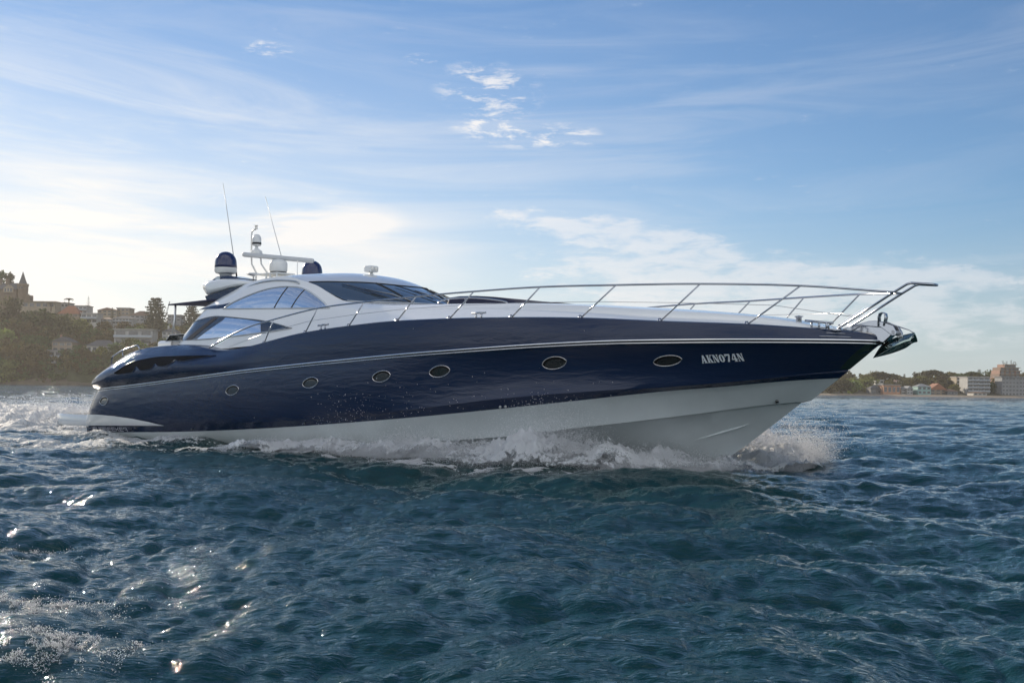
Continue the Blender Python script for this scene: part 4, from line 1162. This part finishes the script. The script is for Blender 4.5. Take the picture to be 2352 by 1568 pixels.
# site crane on the ridge
x, z = at(379, 719, 690); x2, z2 = at(390, 692, 690)
cb = empty('tower_crane', (x, 690, z - 3)); tag(cb, 'thin lattice crane jib rising behind the left ridge', 'crane')
for d in (-.35, .35): MB().tube([(d, 0, 0), (x2 - x + d * .4, 0, z2 - z + 3)], .11, 4).build('jib_chord', M['grey'], cb)
lt = MB(); pr = None
pts = [((x2 - x) * k / 12 + (.3 if k % 2 else -.3), 0, (z2 - z + 3) * k / 12) for k in range(13)]
lt.tube(pts, .06, 4).build('lacing', M['grey'], cb)

# individual trees of the ridge and slope
tree_px('b3', 3, 622, 660, 668, 'round-headed tree at the left edge behind the mansion roof', 9.5, w=.7)
tree_px('b3', 22, 626, 662, 664, 'round-headed tree between the mansion chimney and the tower', 9.5, w=.62)
tree_px('palm', 158, 683, 712, 664, 'palm tree alone on the skyline above the red roof', 7.2, name='palm_tree', w=1.15)
tree_px('palm', 117, 694, 712, 650, 'small palm at the right end of the cream building', 7.2, name='palm_tree', w=1.)
tree_px('b3', 148, 693, 705, 690, 'low dark tree just left of the skyline palm', 10, w=.3)
tree_px('norbare', 203, 679, 716, 672, 'thin sparse pine standing alone on the skyline', 13.5, name='pine_tree', w=.62)
tree_px('cedar', 357, 684, 772, 612, 'tallest dark pine with layered branches left of the awning', 17.5, name='pine_tree', w=1.02)
tree_px('nor', 258, 707, 735, 640, 'dark narrow pine in front of the beige skyline house', 20, name='pine_tree', w=.32)
tree_px('cedar', 440, 703, 775, 640, 'dark pine crown beside the yacht window, right of the awning pole', 17.5, name='pine_tree', w=.9)
tree_px('umb', 452, 722, 745, 652, 'smaller dark tree touching the yacht window', 10, w=.8)
SP = [('b2', 195, 830, 872, 562, 10, 'lime green bush right of the veranda house'), ('b2', 178, 815, 850, 566, 8, 'bright green tree at the corner of the veranda house'),
      ('b1', 300, 782, 825, 585, 14, 'round olive tree in front of the modern white house'), ('b2', 322, 790, 822, 580, 9, 'smaller light green tree right under the modern white house'),
      ('b1', 78, 796, 852, 566, 15, 'wide brown-green tree left of the veranda house'), ('b4', 28, 830, 880, 558, 17, 'broad olive tree at the water in the left corner'),
      ('b2', 232, 800, 832, 574, 8, 'yellow green tree right of the slate-roofed house'), ('b0', 250, 812, 868, 562, 13, 'dark tree at the water just left of the yacht quarter'),
      ('b0', 25, 690, 760, 625, 17, 'big dark tree below the mansion'), ('b3', 90, 712, 775, 612, 17, 'big dark tree below the cream building'), ('b0', 150, 728, 790, 604, 17, 'large dark tree below the red-roofed house'),
      ('b1', 188, 738, 785, 604, 13, 'olive tree lit at the top right of the large dark one'), ('b1', 240, 742, 775, 610, 10, 'bushy tree below the small grey house'), ('b1', 285, 742, 772, 615, 10, 'bushy tree under the balconied villa'),
      ('b0', 120, 840, 880, 560, 12, 'dark shore tree under the veranda house'), ('b1', 60, 745, 795, 600, 14, 'mid-green tree on the slope under the mansion'), ('b2', 10, 762, 810, 590, 12, 'light olive tree at the left edge halfway up the slope')]
for k, px, t, bs, Y, ww, lb in SP:
    h0 = {'b0': 8.5, 'b1': 7.6, 'b2': 6.6, 'b3': 9.5, 'b4': 8.5}[k]; w0 = {'b0': 10, 'b1': 9, 'b2': 8, 'b3': 8, 'b4': 12}[k]
    tree_px(k, px, t, bs + 4, Y, lb, h0, w=ww / w0)

# the rest of the wooded slope reads as one mass
occ = []
for nm, a, b, t, bs, Y, *_ in HS:
    xa = at(a, bs, Y)[0]; xb = at(b, bs, Y)[0]; occ.append((xa - 2, xb + 2, Y - 3, Y + 13, a, b, t, Y))
cs_all = {'leafd': [], 'leafo': [], 'leafg': []}
cnt = 0
for _ in range(3200):
    x = rnd.uniform(-420, 60); y = rnd.uniform(553, 690)
    if any(a < x < b and c < y < d for a, b, c, d, *_ in occ): continue
    z = float(lh(np.array([x]), np.array([y]))[0])
    if z < .8: continue
    h = rnd.uniform(3.2, 6.5) if y > 640 else rnd.uniform(4.5, 9)
    px = 1176 + x / y * F0; yt = HCY - (z + h - EYE) / y * F0
    # keep house fronts clear
    if any(a - 3 < px < b + 3 and t + 2 < yt - (1176 - px) * .0135 < t + 24 and y < Y for _a, _b, _c, _d, a, b, t, Y in occ): continue
    if y > 662: h *= .6
    k = rnd.choice(['leafd', 'leafd', 'leafo', 'leafo', 'leafg']); w_ = h * rnd.uniform(.45, .75)
    for _k in range(9):
        a = rnd.uniform(0, 6.28); q = rnd.random() ** .5; zz = rnd.uniform(-.8, 1)
        cs_all[k].append((x + math.cos(a) * w_ * q * .8, y + math.sin(a) * w_ * q * .8, z + h * (.55 + .36 * zz), w_ * rnd.uniform(.3, .5)))
    cnt += 1
for i in range(330):                       # scrub hanging over the water's edge
    x = -400 + i * 1.32; sh = 552 + 5 * math.sin(x / 23.) + 3 * math.sin(x / 9. + 1) + max(0, x + 60) * .8
    y = sh + rnd.uniform(.5, 9); z = float(lh(np.array([x]), np.array([y]))[0]); h = rnd.uniform(3, 6.5)
    k = rnd.choice(['leafd', 'leafo', 'leafd', 'leafg'])
    for _k in range(9):
        a = rnd.uniform(0, 6.28); q = rnd.random() ** .5 * h * .6
        cs_all[k].append((x + math.cos(a) * q, y + math.sin(a) * q * .6, z + h * rnd.uniform(.0, .8), h * rnd.uniform(.16, .3)))
for k, cs in cs_all.items():
    o = bpy.data.objects.new('hillside_bush', leaf_mesh('hillside_bush', cs, .40, M[k], 77, 24, .75)); link(o)
    tag(o, {'leafd': 'dark green scrub filling the left hillside', 'leafo': 'olive scrub filling the left hillside', 'leafg': 'yellow green scrub filling the left hillside'}[k], 'scrub', 'scrub on the left hillside', 'stuff')

# ---- right shore
G2 = 'buildings along the right shore'
HR = [
    ('house', 2011, 2030, 873, 889, 700, 'white', 'light', 'small white house half hidden by trees, nearest the bow', dict(rtype='flat', wins=2)),
    ('boat_shed', 2000, 2028, 884, 907, 655, 'dgrey', 'slate', 'dark shed at the water left of the orange house', dict(rtype='hip', wins=2, floors=1)),
    ('house', 2053, 2070, 872, 886, 690, 'white', 'pink', 'little house with a pink roof behind the orange one', dict(rtype='hip', wins=2, floors=1)),
    ('beach_house', 2029, 2068, 884, 906, 650, 'orange', 'light', 'low orange house with a flat white roof by the beach', dict(rtype='flat', wins=4, floors=1)),
    ('house', 2070, 2082, 888, 905, 652, 'white', 'grey', 'narrow white gabled cottage right of the orange house', dict(rtype='gable', wins=1, floors=2)),
    ('house', 2083, 2097, 886, 905, 650, 'light', 'grey', 'grey-white gabled cottage left of the teal house', dict(rtype='gable', wins=2, floors=2)),
    ('house', 2108, 2138, 881, 906, 648, 'teal', 'grey', 'teal-fronted house in the row on the right shore', dict(rtype='hip', wins=3, floors=2, roof_h=1.4)),
    ('house', 2136, 2174, 880, 906, 652, 'tan', 'tile', 'house with a big orange gable roof right of the teal house', dict(rtype='gable', wins=3, floors=2, roof_h=3.4)),
    ('boathouse', 2176, 2200, 893, 908, 648, 'dgrey', 'brown', 'dark low boathouse left of the white apartments', dict(rtype='hip', wins=3, floors=1)),
    ('apartment_block', 2197, 2226, 866, 890, 672, 'cream', 'white', 'cream apartment wing at the left of the white block', dict(rtype='flat', wins=2, floors=3, balcony=True, cat='apartment building')),
    ('apartment_block', 2222, 2273, 866, 907, 655, 'light', 'light', 'white five-storey apartment block with long balconies', dict(rtype='flat', wins=4, floors=5, balcony=2, depth=12, cat='apartment building')),
    ('apartment_block', 2301, 2372, 866, 909, 650, 'grey', 'grey', 'wide grey apartment block under the brick tower at the right edge', dict(rtype='flat', wins=9, floors=5, depth=10, cat='apartment building')),
    ('shed', 2236, 2266, 899, 908, 640, 'white', 'brown', 'small white boatshed in front of the white apartment block', dict(rtype='hip', wins=3, floors=1)),
]
for nm, a, b, t, bs, Y, w_, r_, lb, kw in HR:
    kw = dict(kw); house(nm, a, b, t, bs, Y, w_, r_, lb, group=G2, sink=4, **kw)
# stepped brick tower with terraces
Yt = 690
x0, zb = at(2296, 905, Yt); x1, _ = at(2362, 905, Yt); xm = (x0 + x1) / 2
tb = empty('apartment_tower', (xm, Yt, zb)); tag(tb, 'stepped brick apartment tower topped by dead trees and masts', 'apartment building', G2)
lv = [(2296, 2340, 866, 905), (2297, 2345, 858, 866), (2299, 2346, 850, 858), (2302, 2344, 843, 850), (2313, 2338, 836, 843)]
for i, (a, b, t, bs) in enumerate(lv):
    xa = at(a, t, Yt)[0] - xm; xb = at(b, t, Yt)[0] - xm; za = at(a, t, Yt)[1] - zb; zc = at(a, bs, Yt)[1] - zb
    f = MB().box(xa + i * .002, xb, i * .8, 14, -3 if i == 0 else zc, za).build('storey', M['brick' if i % 2 == 0 else 'brown'], tb)
    MB().box(xa - .5, xb + .5, i * .8 - 1.2, i * .8 - .02, za - .4, za - .05).build('terrace', M['tan'], f)
    for k in range(4):
        cx = xa + (xb - xa) * (k + .5) / 4
        MB().box(cx - .9, cx + .9, i * .8 - .06, i * .8 - .015, za - 2.0, za - .6).build('window', M['win'], f)
for px in (2312, 2316, 2321, 2331, 2336, 2340):
    xa = at(px, 836, Yt)[0] - xm; hz0 = at(px, 840, Yt)[1] - zb; hz1 = at(px, 826 + rnd.uniform(0, 6), Yt)[1] - zb
    m_ = MB().tube([(xa, 5, hz0), (xa + .1, 5, hz1)], .12, 5)
    for q in (.35, .55, .75): m_.tube([(xa, 5, hz0 + (hz1 - hz0) * q), (xa + rnd.choice([-1, 1]) * .7, 5, hz0 + (hz1 - hz0) * min(1, q + .2))], .07, 4)
    m_.build('roof_plant', M['bark'], tb)
# lattice mast
x, z = at(2012, 888, 780); _, z2 = at(2012, 850, 780)
pyl = empty('radio_mast', (x, 780, z)); tag(pyl, 'thin radio mast above the trees near the bow', 'mast')
for dx, dy in ((-.8, -.8), (.8, -.8), (0, .8)): MB().tube([(dx, dy, 0), (dx * .1, dy * .1, z2 - z)], .12, 4).build('mast_leg', M['grey'], pyl)
RT = [('umb2', 1966, 869, 900, 680, 13, 'dark tree just right of the bow, at the end of the beach'), ('b1', 1905, 873, 905, 650, 12, 'brown-green tree at the left end of the far beach'),
      ('b3', 1935, 870, 906, 652, 11, 'dark shore tree right of the first beach tree'), ('b2', 1958, 876, 905, 655, 11, 'yellow green tree on the beach slope'), ('b4', 1990, 868, 902, 668, 15, 'broad olive tree left of the dark shed'),
      ('umb', 2022, 856, 890, 715, 13, 'spreading dark tree on the skyline near the radio mast'), ('umb2', 2000, 860, 892, 720, 12, 'flat-topped tree left of the skyline pair'), ('umb', 2047, 860, 890, 720, 10, 'small flat-topped tree on the skyline right of the mast'),
      ('nor', 2077, 859, 888, 730, 5, 'pointed pine at the middle of the right skyline'), ('umb2', 2093, 868, 890, 700, 11, 'green tree behind the grey-white cottages'), ('b1', 2115, 866, 888, 705, 13, 'green tree behind the teal house'),
      ('umb', 2143, 852, 885, 725, 16, 'largest spreading crown on the right skyline'), ('b1', 2163, 866, 888, 700, 11, 'green tree behind the orange gable'), ('b0', 2178, 874, 900, 680, 10, 'dark tree right of the orange gable'),
      ('nor', 2182, 857, 882, 730, 8, 'wide pointed pine left of the apartments'), ('umb', 2208, 860, 885, 725, 13, 'rounded dark tree behind the cream apartment wing'), ('umb', 2233, 855, 880, 725, 11, 'dark tree behind the white apartment block'),
      ('nor', 2249, 849, 878, 730, 8, 'tallest pointed pine behind the white apartments'), ('b0', 2278, 853, 885, 720, 17, 'big dark tree between the white block and the brick tower'), ('b3', 2287, 878, 906, 660, 8, 'dark tree in the gap between the apartment blocks'),
      ('b2', 2190, 885, 905, 662, 7, 'light green tree beside the white apartments'), ('b1', 2104, 890, 905, 664, 5, 'small tree between the cottages and the teal house')]
for k, px, t, bs, Y, ww, lb in RT:
    h0 = {'b0': 8.5, 'b1': 7.6, 'b2': 6.6, 'b3': 9.5, 'b4': 8.5, 'umb': 10, 'umb2': 9, 'nor': 20}[k]; w0 = {'b0': 10, 'b1': 9, 'b2': 8, 'b3': 8, 'b4': 12, 'umb': 8, 'umb2': 11, 'nor': 9}[k]
    tree_px(k, px, t, bs, Y, lb, h0, group='trees along the right shore', w=ww / w0, name='pine_tree' if k == 'nor' else 'broadleaf_tree')
cs = {'leafd': [], 'leafo': []}
for _ in range(420):
    x = rnd.uniform(120, 420); y = rnd.uniform(668, 760)
    z = float(rh(np.array([x]), np.array([y]))[0])
    if z < .5: continue
    h = rnd.uniform(3, 5.2); w_ = h * .8
    if rnd.random() < .15 and y > 655: h *= 1.2
    for _k in range(8):
        a = rnd.uniform(0, 6.28); q = rnd.random() ** .5; zz = rnd.uniform(-.8, 1)
        cs[rnd.choice(['leafd', 'leafo'])].append((x + math.cos(a) * w_ * q * .8, y + math.sin(a) * w_ * q * .8, z + h * (.5 + .4 * zz), w_ * rnd.uniform(.3, .45)))
for k, c_ in cs.items():
    o = bpy.data.objects.new('shore_bush', leaf_mesh('shore_bush', c_, .45, M[k], 78, 20, .75)); link(o)
    tag(o, {'leafd': 'dark green wood behind the right shore houses', 'leafo': 'olive wood behind the right shore houses'}[k], 'wood', 'wood behind the right shore', 'stuff')

# ------------------------------------------------------------------ foam and spray thrown up by the yacht
def field(L, N, beta, seed, lmin=.03):
    g = np.random.default_rng(seed); k1 = np.fft.fftfreq(N, L / N) * 2 * np.pi
    kx, ky = np.meshgrid(k1, k1, indexing='ij'); k = np.hypot(kx, ky); k[0, 0] = 1
    A = k ** (-beta / 2) * np.exp(-(k * lmin / 6.28) ** 2) * (k > 2 * np.pi / (L * .35)); A[0, 0] = 0
    z = np.fft.ifft2((g.normal(size=(N, N)) + 1j * g.normal(size=(N, N))) * A).real
    z /= z.std(); return L, N, z, z, z


FA = field(9.7, 512, 3.6, 1); FB = field(4.3, 512, 2.6, 2, .05); FC = field(23., 512, 3.2, 4, .15)
fget = lambda F, x, y: sample(F, x, y)[0]
ct_, st_ = math.cos(-TH), math.sin(-TH)


def to_world(u, v):
    """local forward u, starboard v"""
    y = -v
    return OX + u * ct_ - y * st_, OZ + u * st_ + y * ct_


def foam_material(name, col_=(.93, .945, .96), seed=0.):
    m = bpy.data.materials.new(name); m.use_nodes = True; t = NT(m.node_tree); b = m.node_tree.nodes['Principled BSDF']
    b.inputs['Base Color'].default_value = (*col_, 1); b.inputs['Roughness'].default_value = .6; b.inputs['Specular IOR Level'].default_value = .3
    at_ = t.n('ShaderNodeAttribute', attribute_name='cover'); g = t.n('ShaderNodeNewGeometry'); pos = g.outputs['Position']
    n1 = t.noise(pos, 3.2, 8, .68, .6).outputs[0]; n2 = t.noise(pos, 16., 5, .65, .3).outputs[0]
    n = t.m('ADD', t.m('MULTIPLY', n1, .68), t.m('MULTIPLY', n2, .32))
    thr = t.m('SUBTRACT', 1., at_.outputs['Fac'])
    a = t.ramp(t.m('SUBTRACT', n, t.m('ADD', t.m('MULTIPLY', thr, .42), .27)), -.015, .05)
    bp = t.n('ShaderNodeBump'); bp.inputs['Strength'].default_value = .9; bp.inputs['Distance'].default_value = .05
    t.l(n2, bp.inputs['Height']); t.l(bp.outputs[0], b.inputs['Normal'])
    tl = t.n('ShaderNodeBsdfTranslucent'); tl.inputs[0].default_value = (*col_, 1)
    m1 = t.n('ShaderNodeMixShader'); m1.inputs[0].default_value = .5; t.l(b.outputs[0], m1.inputs[1]); t.l(tl.outputs[0], m1.inputs[2])
    tr = t.n('ShaderNodeBsdfTransparent'); m2 = t.n('ShaderNodeMixShader'); t.l(a, m2.inputs[0]); t.l(tr.outputs[0], m2.inputs[1]); t.l(m1.outputs[0], m2.inputs[2])
    t.l(m2.outputs[0], m.node_tree.nodes['Material Output'].inputs[0])
    return m


M['foam'] = foam_material('sea foam')


def foam_sheet(name, u0, u1, du, vc, hw, H, cov, label, dv=.05, sgn=1, billow=1., edge=.6):
    us = np.arange(u0, u1, du); nw = int(max(2 * np.max(hw(us)) / dv, 12))
    w = np.linspace(-1, 1, nw)
    U, Wd = np.meshgrid(us, w, indexing='ij')
    Vv_ = vc(U) + Wd * hw(U)
    x, y = to_world(U.ravel(), sgn * Vv_.ravel())
    X, Y, Z = sea(x, y)
    X = x + (X - x) * .5; Y = y + (Y - y) * .5
    a = fget(FA, x + 30, y + 30); b = fget(FB, x + 30, y + 30); c = fget(FC, x + 30, y + 30)
    env = np.clip(1 - np.abs(Wd.ravel()) ** 2.2, 0, 1); h = H(U.ravel())
    bil = .62 + .27 * np.tanh(.45 * c + .7 * (np.abs(a) - .75)) + .085 * np.abs(b) + .05 * b
    z = Z + h * env ** edge * np.maximum(bil, -.1) * billow - .05 * (1 - env) + .008
    cv = np.clip(cov(U.ravel()) * env ** .5 * (.85 + .25 * c), 0, 1)
    o = big_mesh(name, np.stack([X, Y, z], 1), grid_faces(len(us), nw), M['foam'])
    at_ = o.data.attributes.new('cover', 'FLOAT', 'POINT'); at_.data.foreach_set('value', cv.astype(np.float32))
    return tag(o, label, 'foam', 'foam around the yacht', 'stuff')


I = lambda xs, ys_: (lambda u: np.interp(u, xs, ys_))
vcS = I([-2, 2, 4, 6, 8, 10, 11, 12, 13.5, 15, 16.5, 18, 19.5, 20.4, 21.3], [8.2, 7.4, 6.8, 6.1, 5.4, 4.5, 3.7, 2.9, 2.75, 2.75, 2.75, 2.35, 1.6, .75, .1])
foam_sheet('bow_wave_foam', 10.5, 21.3, .03, vcS, I([10.5, 12, 13.5, 15, 16.5, 18, 19.5, 20.6, 21.3], [.6, .6, .7, .75, .95, 1.25, 1.45, 1.1, .5]),
           I([10.5, 11.6, 12.2, 13, 14, 15, 16, 17, 18, 19, 20, 20.6, 21.3], [.22, .34, .32, .34, .44, .50, .46, .52, .64, .60, .50, .36, .1]), I([10.5, 11.5, 14, 18, 20, 20.8, 21.3], [.75, 1., 1., 1., 1., .9, .4]), 'white foam of the bow wave churning along the near side of the hull', .035, 1, 1., .42)
foam_sheet('diverging_foam', -3, 11.0, .05, vcS, I([-3, 4, 8, 11], [1.5, 1.2, .9, .7]), I([-3, 2, 6, 9, 10, 11], [.22, .2, .22, .16, .14, .2]), I([-3, 3, 8, 11], [.62, .66, .70, .8]), 'lumpy foam trailing aft from the bow wave in front of the stern', .05)
foam_sheet('hull_foam', -1.5, 11.5, .05, I([-1.5, 2, 11.5], [3.4, 3.3, 3.0]), I([-1.5, 11.5], [.9, .45]), I([-1.5, 1, 4, 8, 11.5], [.16, .14, .12, .08, .1]), I([-1.5, 2, 6, 11.5], [.9, .72, .6, .7]), 'thin foam strip along the waterline below the stern quarter', .05)
foam_sheet('far_bow_foam', 12, 21.4, .05, I([12, 15, 17, 18.5, 19.6, 21.4], [4.6, 4.6, 4.6, 4.1, 3.2, 1.1]), I([12, 17, 19, 21.4], [1.2, 2.1, 2.4, 1.0]), I([12, 17, 18.5, 20, 20.8], [.3, .46, .6, .5, .25]), I([12, 20, 20.8], [.9, .95, .7]), 'sunlit foam of the bow wave on the far side of the stem', .06, -1)
foam_sheet('wake_foam', -46, -.5, .16, I([-46, -20, -5, -.5], [-6, -3, -.8, -.8]), I([-46, -20, -6, -.5], [9, 6, 3.2, 1.8]), I([-46, -24, -10, -5, -2, -.3], [.30, .42, .55, .60, .55, .40]), I([-46, -30, -10, -.3], [.75, .92, 1., 1.]), 'churned white wake behind the stern', .10, 1, .9)
foam_sheet('wake_foam', -110, -40, .6, I([-110, -40], [-20, -7]), I([-110, -40], [8, 6]), I([-110, -40], [.35, .4]), I([-110, -40], [.5, .62]), 'older broken wake far astern at the left edge', .5, 1, .8)


def droplets(name, P, S, m, label, group='spray thrown up by the yacht'):
    """tiny drops: one tetrahedron-like bead each"""
    n = len(P); g = nrng
    base = np.array([(0, 0, 1.), (.94, 0, -.33), (-.47, .82, -.33), (-.47, -.82, -.33)])
    a = g.uniform(0, 2 * np.pi, n); ca, sa = np.cos(a), np.sin(a)
    fl = np.where(g.random(n) < .5, 1, -1)
    B = np.repeat(base[None], n, 0); B[:, :, 2] *= fl[:, None]
    X = B[:, :, 0] * ca[:, None] - B[:, :, 1] * sa[:, None]; Y = B[:, :, 0] * sa[:, None] + B[:, :, 1] * ca[:, None]
    V = np.stack([X, Y, B[:, :, 2]], 2) * S[:, None, None] + P[:, None, :]
    F = (np.arange(n)[:, None, None] * 4 + np.array([[0, 1, 2], [0, 2, 3], [0, 3, 1], [1, 3, 2]])[None]).reshape(-1, 3)
    o = big_mesh(name, V.reshape(-1, 3), F, m, smooth=False)
    return tag(o, label, 'spray', group, 'stuff')


m = bpy.data.materials.new('spray drops'); m.use_nodes = True; t = NT(m.node_tree)
gn = t.n('ShaderNodeNewGeometry'); va = t.n('ShaderNodeVectorMath', operation='MULTIPLY_ADD'); t.l(gn.outputs['Normal'], va.inputs[0]); va.inputs[1].default_value = (.2, .2, .2); va.inputs[2].default_value = (0, 0, 1.)
vn = t.n('ShaderNodeVectorMath', operation='NORMALIZE'); t.l(va.outputs[0], vn.inputs[0])
d_ = t.n('ShaderNodeBsdfDiffuse'); d_.inputs[0].default_value = (.985, .99, 1., 1); tl = t.n('ShaderNodeBsdfTranslucent'); tl.inputs[0].default_value = (.985, .99, 1., 1)
mx = t.n('ShaderNodeMixShader'); mx.inputs[0].default_value = .5; t.l(d_.outputs[0], mx.inputs[1]); t.l(tl.outputs[0], mx.inputs[2])
gl_ = t.n('ShaderNodeBsdfGlossy'); gl_.inputs['Roughness'].default_value = .12; gl_.inputs[0].default_value = (1, 1, 1, 1); mx2 = t.n('ShaderNodeMixShader'); mx2.inputs[0].default_value = .03
t.l(mx.outputs[0], mx2.inputs[1]); t.l(gl_.outputs[0], mx2.inputs[2]); t.l(mx2.outputs[0], m.node_tree.nodes['Material Output'].inputs[0])
M['drops'] = m
m3_ = m.copy(); m3_.name = 'sparkling drops'; M['sparkle'] = m3_
for n_ in m3_.node_tree.nodes:
    if n_.type == 'MIX_SHADER' and abs(n_.inputs[0].default_value - .03) < 1e-4: n_.inputs[0].default_value = .55
    if n_.type == 'BSDF_GLOSSY': n_.inputs['Roughness'].default_value = .30


def spray(n, ur, vc, sv_, Hs, sgn, lean=.35, seed=0, plume=1.0, inner=None):
    """rejection sampled against a plume field so that the spray stands in ragged fingers"""
    out = []; g = np.random.default_rng(seed); need = n
    while need > 0:
        k = need * 4
        u = g.uniform(ur[0], ur[1], k); h = Hs(u)
        zr = g.exponential(.30, k); ok = zr < 1.25
        u, h, zr = u[ok], h[ok], zr[ok]
        v = vc(u) + sv_(u) * g.normal(size=len(u)) * (.55 + .5 * zr)
        z = zr * h
        f = fget(FB, u * .8 + z * lean + seed, v * .5 + z * .9) * .6 + fget(FA, u * 1.3 - z * .6 + seed, v * .25 + z * .4)
        p = 1 / (1 + np.exp(-(f * 1.6 - plume * (zr * 3.2 - 1.1))))
        ok = g.random(len(u)) < p
        P = np.stack([u[ok], v[ok], z[ok]], 1); out.append(P); need -= len(P)
    P = np.vstack(out)[:n]
    x, y = to_world(P[:, 0], sgn * P[:, 1]); X, Y, Z = sea(x, y)
    return np.stack([x, y, Z + P[:, 2] + .03], 1)


def sizes(n, a=.005, b=.010, big=.03, bs=.016):
    s = nrng.uniform(a, b, n); k = nrng.random(n) < big; s[k] = nrng.uniform(b, bs, k.sum()); return s


HsN = I([10.8, 11.6, 12.2, 13, 13.8, 14.5, 15.2, 15.8, 16.6, 17.3, 18, 18.6, 19.2, 19.8, 20.5], [.14, .34, .22, .30, .5, .40, .62, .42, .50, .62, .98, 1.02, .72, .50, .28])
svN = I([10.8, 13, 15, 17, 19, 20.9], [.26, .34, .38, .52, .62, .42])
vcN = I([10.8, 12, 13.5, 15, 16.5, 18, 19.5, 20.9], [3.6, 3.0, 3.0, 3.0, 2.9, 2.6, 1.9, .5])
P1 = spray(190000, (10.8, 20.9), vcN, svN, HsN, 1, seed=3)
droplets('bow_spray', P1, sizes(len(P1)), M['drops'], 'fine white spray bursting up along the near side of the hull')
P2 = spray(95000, (17.2, 21.15), I([17.2, 19, 20, 21.4], [4.6, 4.0, 3.2, 1.5]), I([17.2, 19, 21.4], [1.1, 1.1, .8]), I([17.2, 19, 20, 20.7, 21.4], [.5, .8, 1.15, 1.05, .45]), -1, seed=9)
droplets('far_bow_spray', P2, sizes(len(P2), .004, .010, .06, .022), M['drops'], 'sunlit spray fanning out beyond the stem')
P3 = spray(150000, (-16, -1.1), I([-16, -4, -1.1], [-2.6, -1.2, -1.6]), I([-16, -4, -1.1], [2.6, 1.5, .8]), I([-16, -9, -5, -2, -.4], [.55, .7, .85, .7, .45]), 1, seed=12)
droplets('wake_spray', P3, sizes(len(P3), .009, .020, .05, .030), M['drops'], 'spray flying above the wake behind the stern')
# loose drops flung clear of the wave
g = nrng; n = 1500
u = g.uniform(12.2, 19.5, n); v = vcN(u) + np.abs(g.normal(size=n)) * .5; z = HsN(u) * .6 + g.exponential(.28, n)
x, y = to_world(u, v)
n2_ = 170; u2 = g.normal(13.4, .45, n2_); v2 = 3.0 + np.abs(g.normal(size=n2_)) * .35; z2_ = g.uniform(.2, 1.35, n2_); x2, y2 = to_world(u2, v2)
n3_ = 500; u3 = g.uniform(18.5, 21.6, n3_); v3 = -(1.6 + np.abs(g.normal(size=n3_)) * 1.6); z3_ = .3 + g.exponential(.35, n3_); x3, y3 = to_world(u3, v3)
PP = np.stack([np.concatenate([x, x2, x3]), np.concatenate([y, y2, y3]), np.concatenate([z, z2_, z3_])], 1)
droplets('flying_drops', PP, nrng.uniform(.003, .0105, len(PP)), M['drops'], 'single water drops flung against the dark hull')
# foam flecks carpeting the water along the outer edge of the bow wave
n = 60000
u = g.uniform(11.2, 20.2, n); v = vcS(u) + I([10.5, 13.5, 16.5, 18, 19.5, 20.6], [.6, .7, .85, 1.15, 1.35, .6])(u) * (1.0 + np.abs(g.normal(size=n)) * .28 - .12)
x, y = to_world(u, v); keep = fget(FB, x * 1.3 + 30, y * 1.3 + 30) + fget(FA, x + 30, y + 30) > .2; x, y = x[keep], y[keep]
X, Y, Z = sea(x, y)
droplets('foam_glint_fleck', np.stack([X, Y, Z + .012], 1), nrng.uniform(.004, .011, len(X)), M['sparkle'], 'sparkling foam flecks along the outer edge of the bow wave')

# breaking crests and sun glints at the lower left, both scattered as pale beads
nb = []
for cx_w, cy_w, lx, ly, cnt_ in ((-4.9, 11.2, .8, .5, 8000), (-3.45, 8.2, .85, .7, 26000), (-2.6, 6.8, .5, .45, 12000)):
    a = g.normal(size=cnt_) * .42; b = g.normal(size=cnt_) * .42
    x = cx_w + a * lx - b * .1; y = cy_w + b * ly + a * .12
    k = fget(FB, x * 3.2 + 30, y * 3.2 + 30) > .5; x, y = x[k], y[k]
    X, Y, Z = sea(x, y); nb.append(np.stack([X, Y, Z + np.abs(g.normal(size=len(X))) * .012 + .004], 1))
nb = np.vstack(nb)
droplets('foam_glint_fleck', nb, nrng.uniform(.002, .005, len(nb)), M['sparkle'], 'flecks of foam and beads standing in for sun glints on the small crests nearest the camera')

# ------------------------------------------------------------------ sea air
hz = MB().box(-900, 900, -30, 1000, -3, 95).build('haze', None)
hm_ = bpy.data.materials.new('haze air'); hm_.use_nodes = True; t = NT(hm_.node_tree); hm_.node_tree.nodes.remove(hm_.node_tree.nodes['Principled BSDF'])
pv_ = t.n('ShaderNodeVolumePrincipled'); pv_.inputs['Color'].default_value = (1., .96, .90, 1); pv_.inputs['Density'].default_value = .00013; pv_.inputs['Anisotropy'].default_value = .35
t.l(pv_.outputs[0], hm_.node_tree.nodes['Material Output'].inputs['Volume'])
hz.data.materials.append(hm_); tag(hz, 'thin sea haze over the harbour', 'haze', kind='stuff')
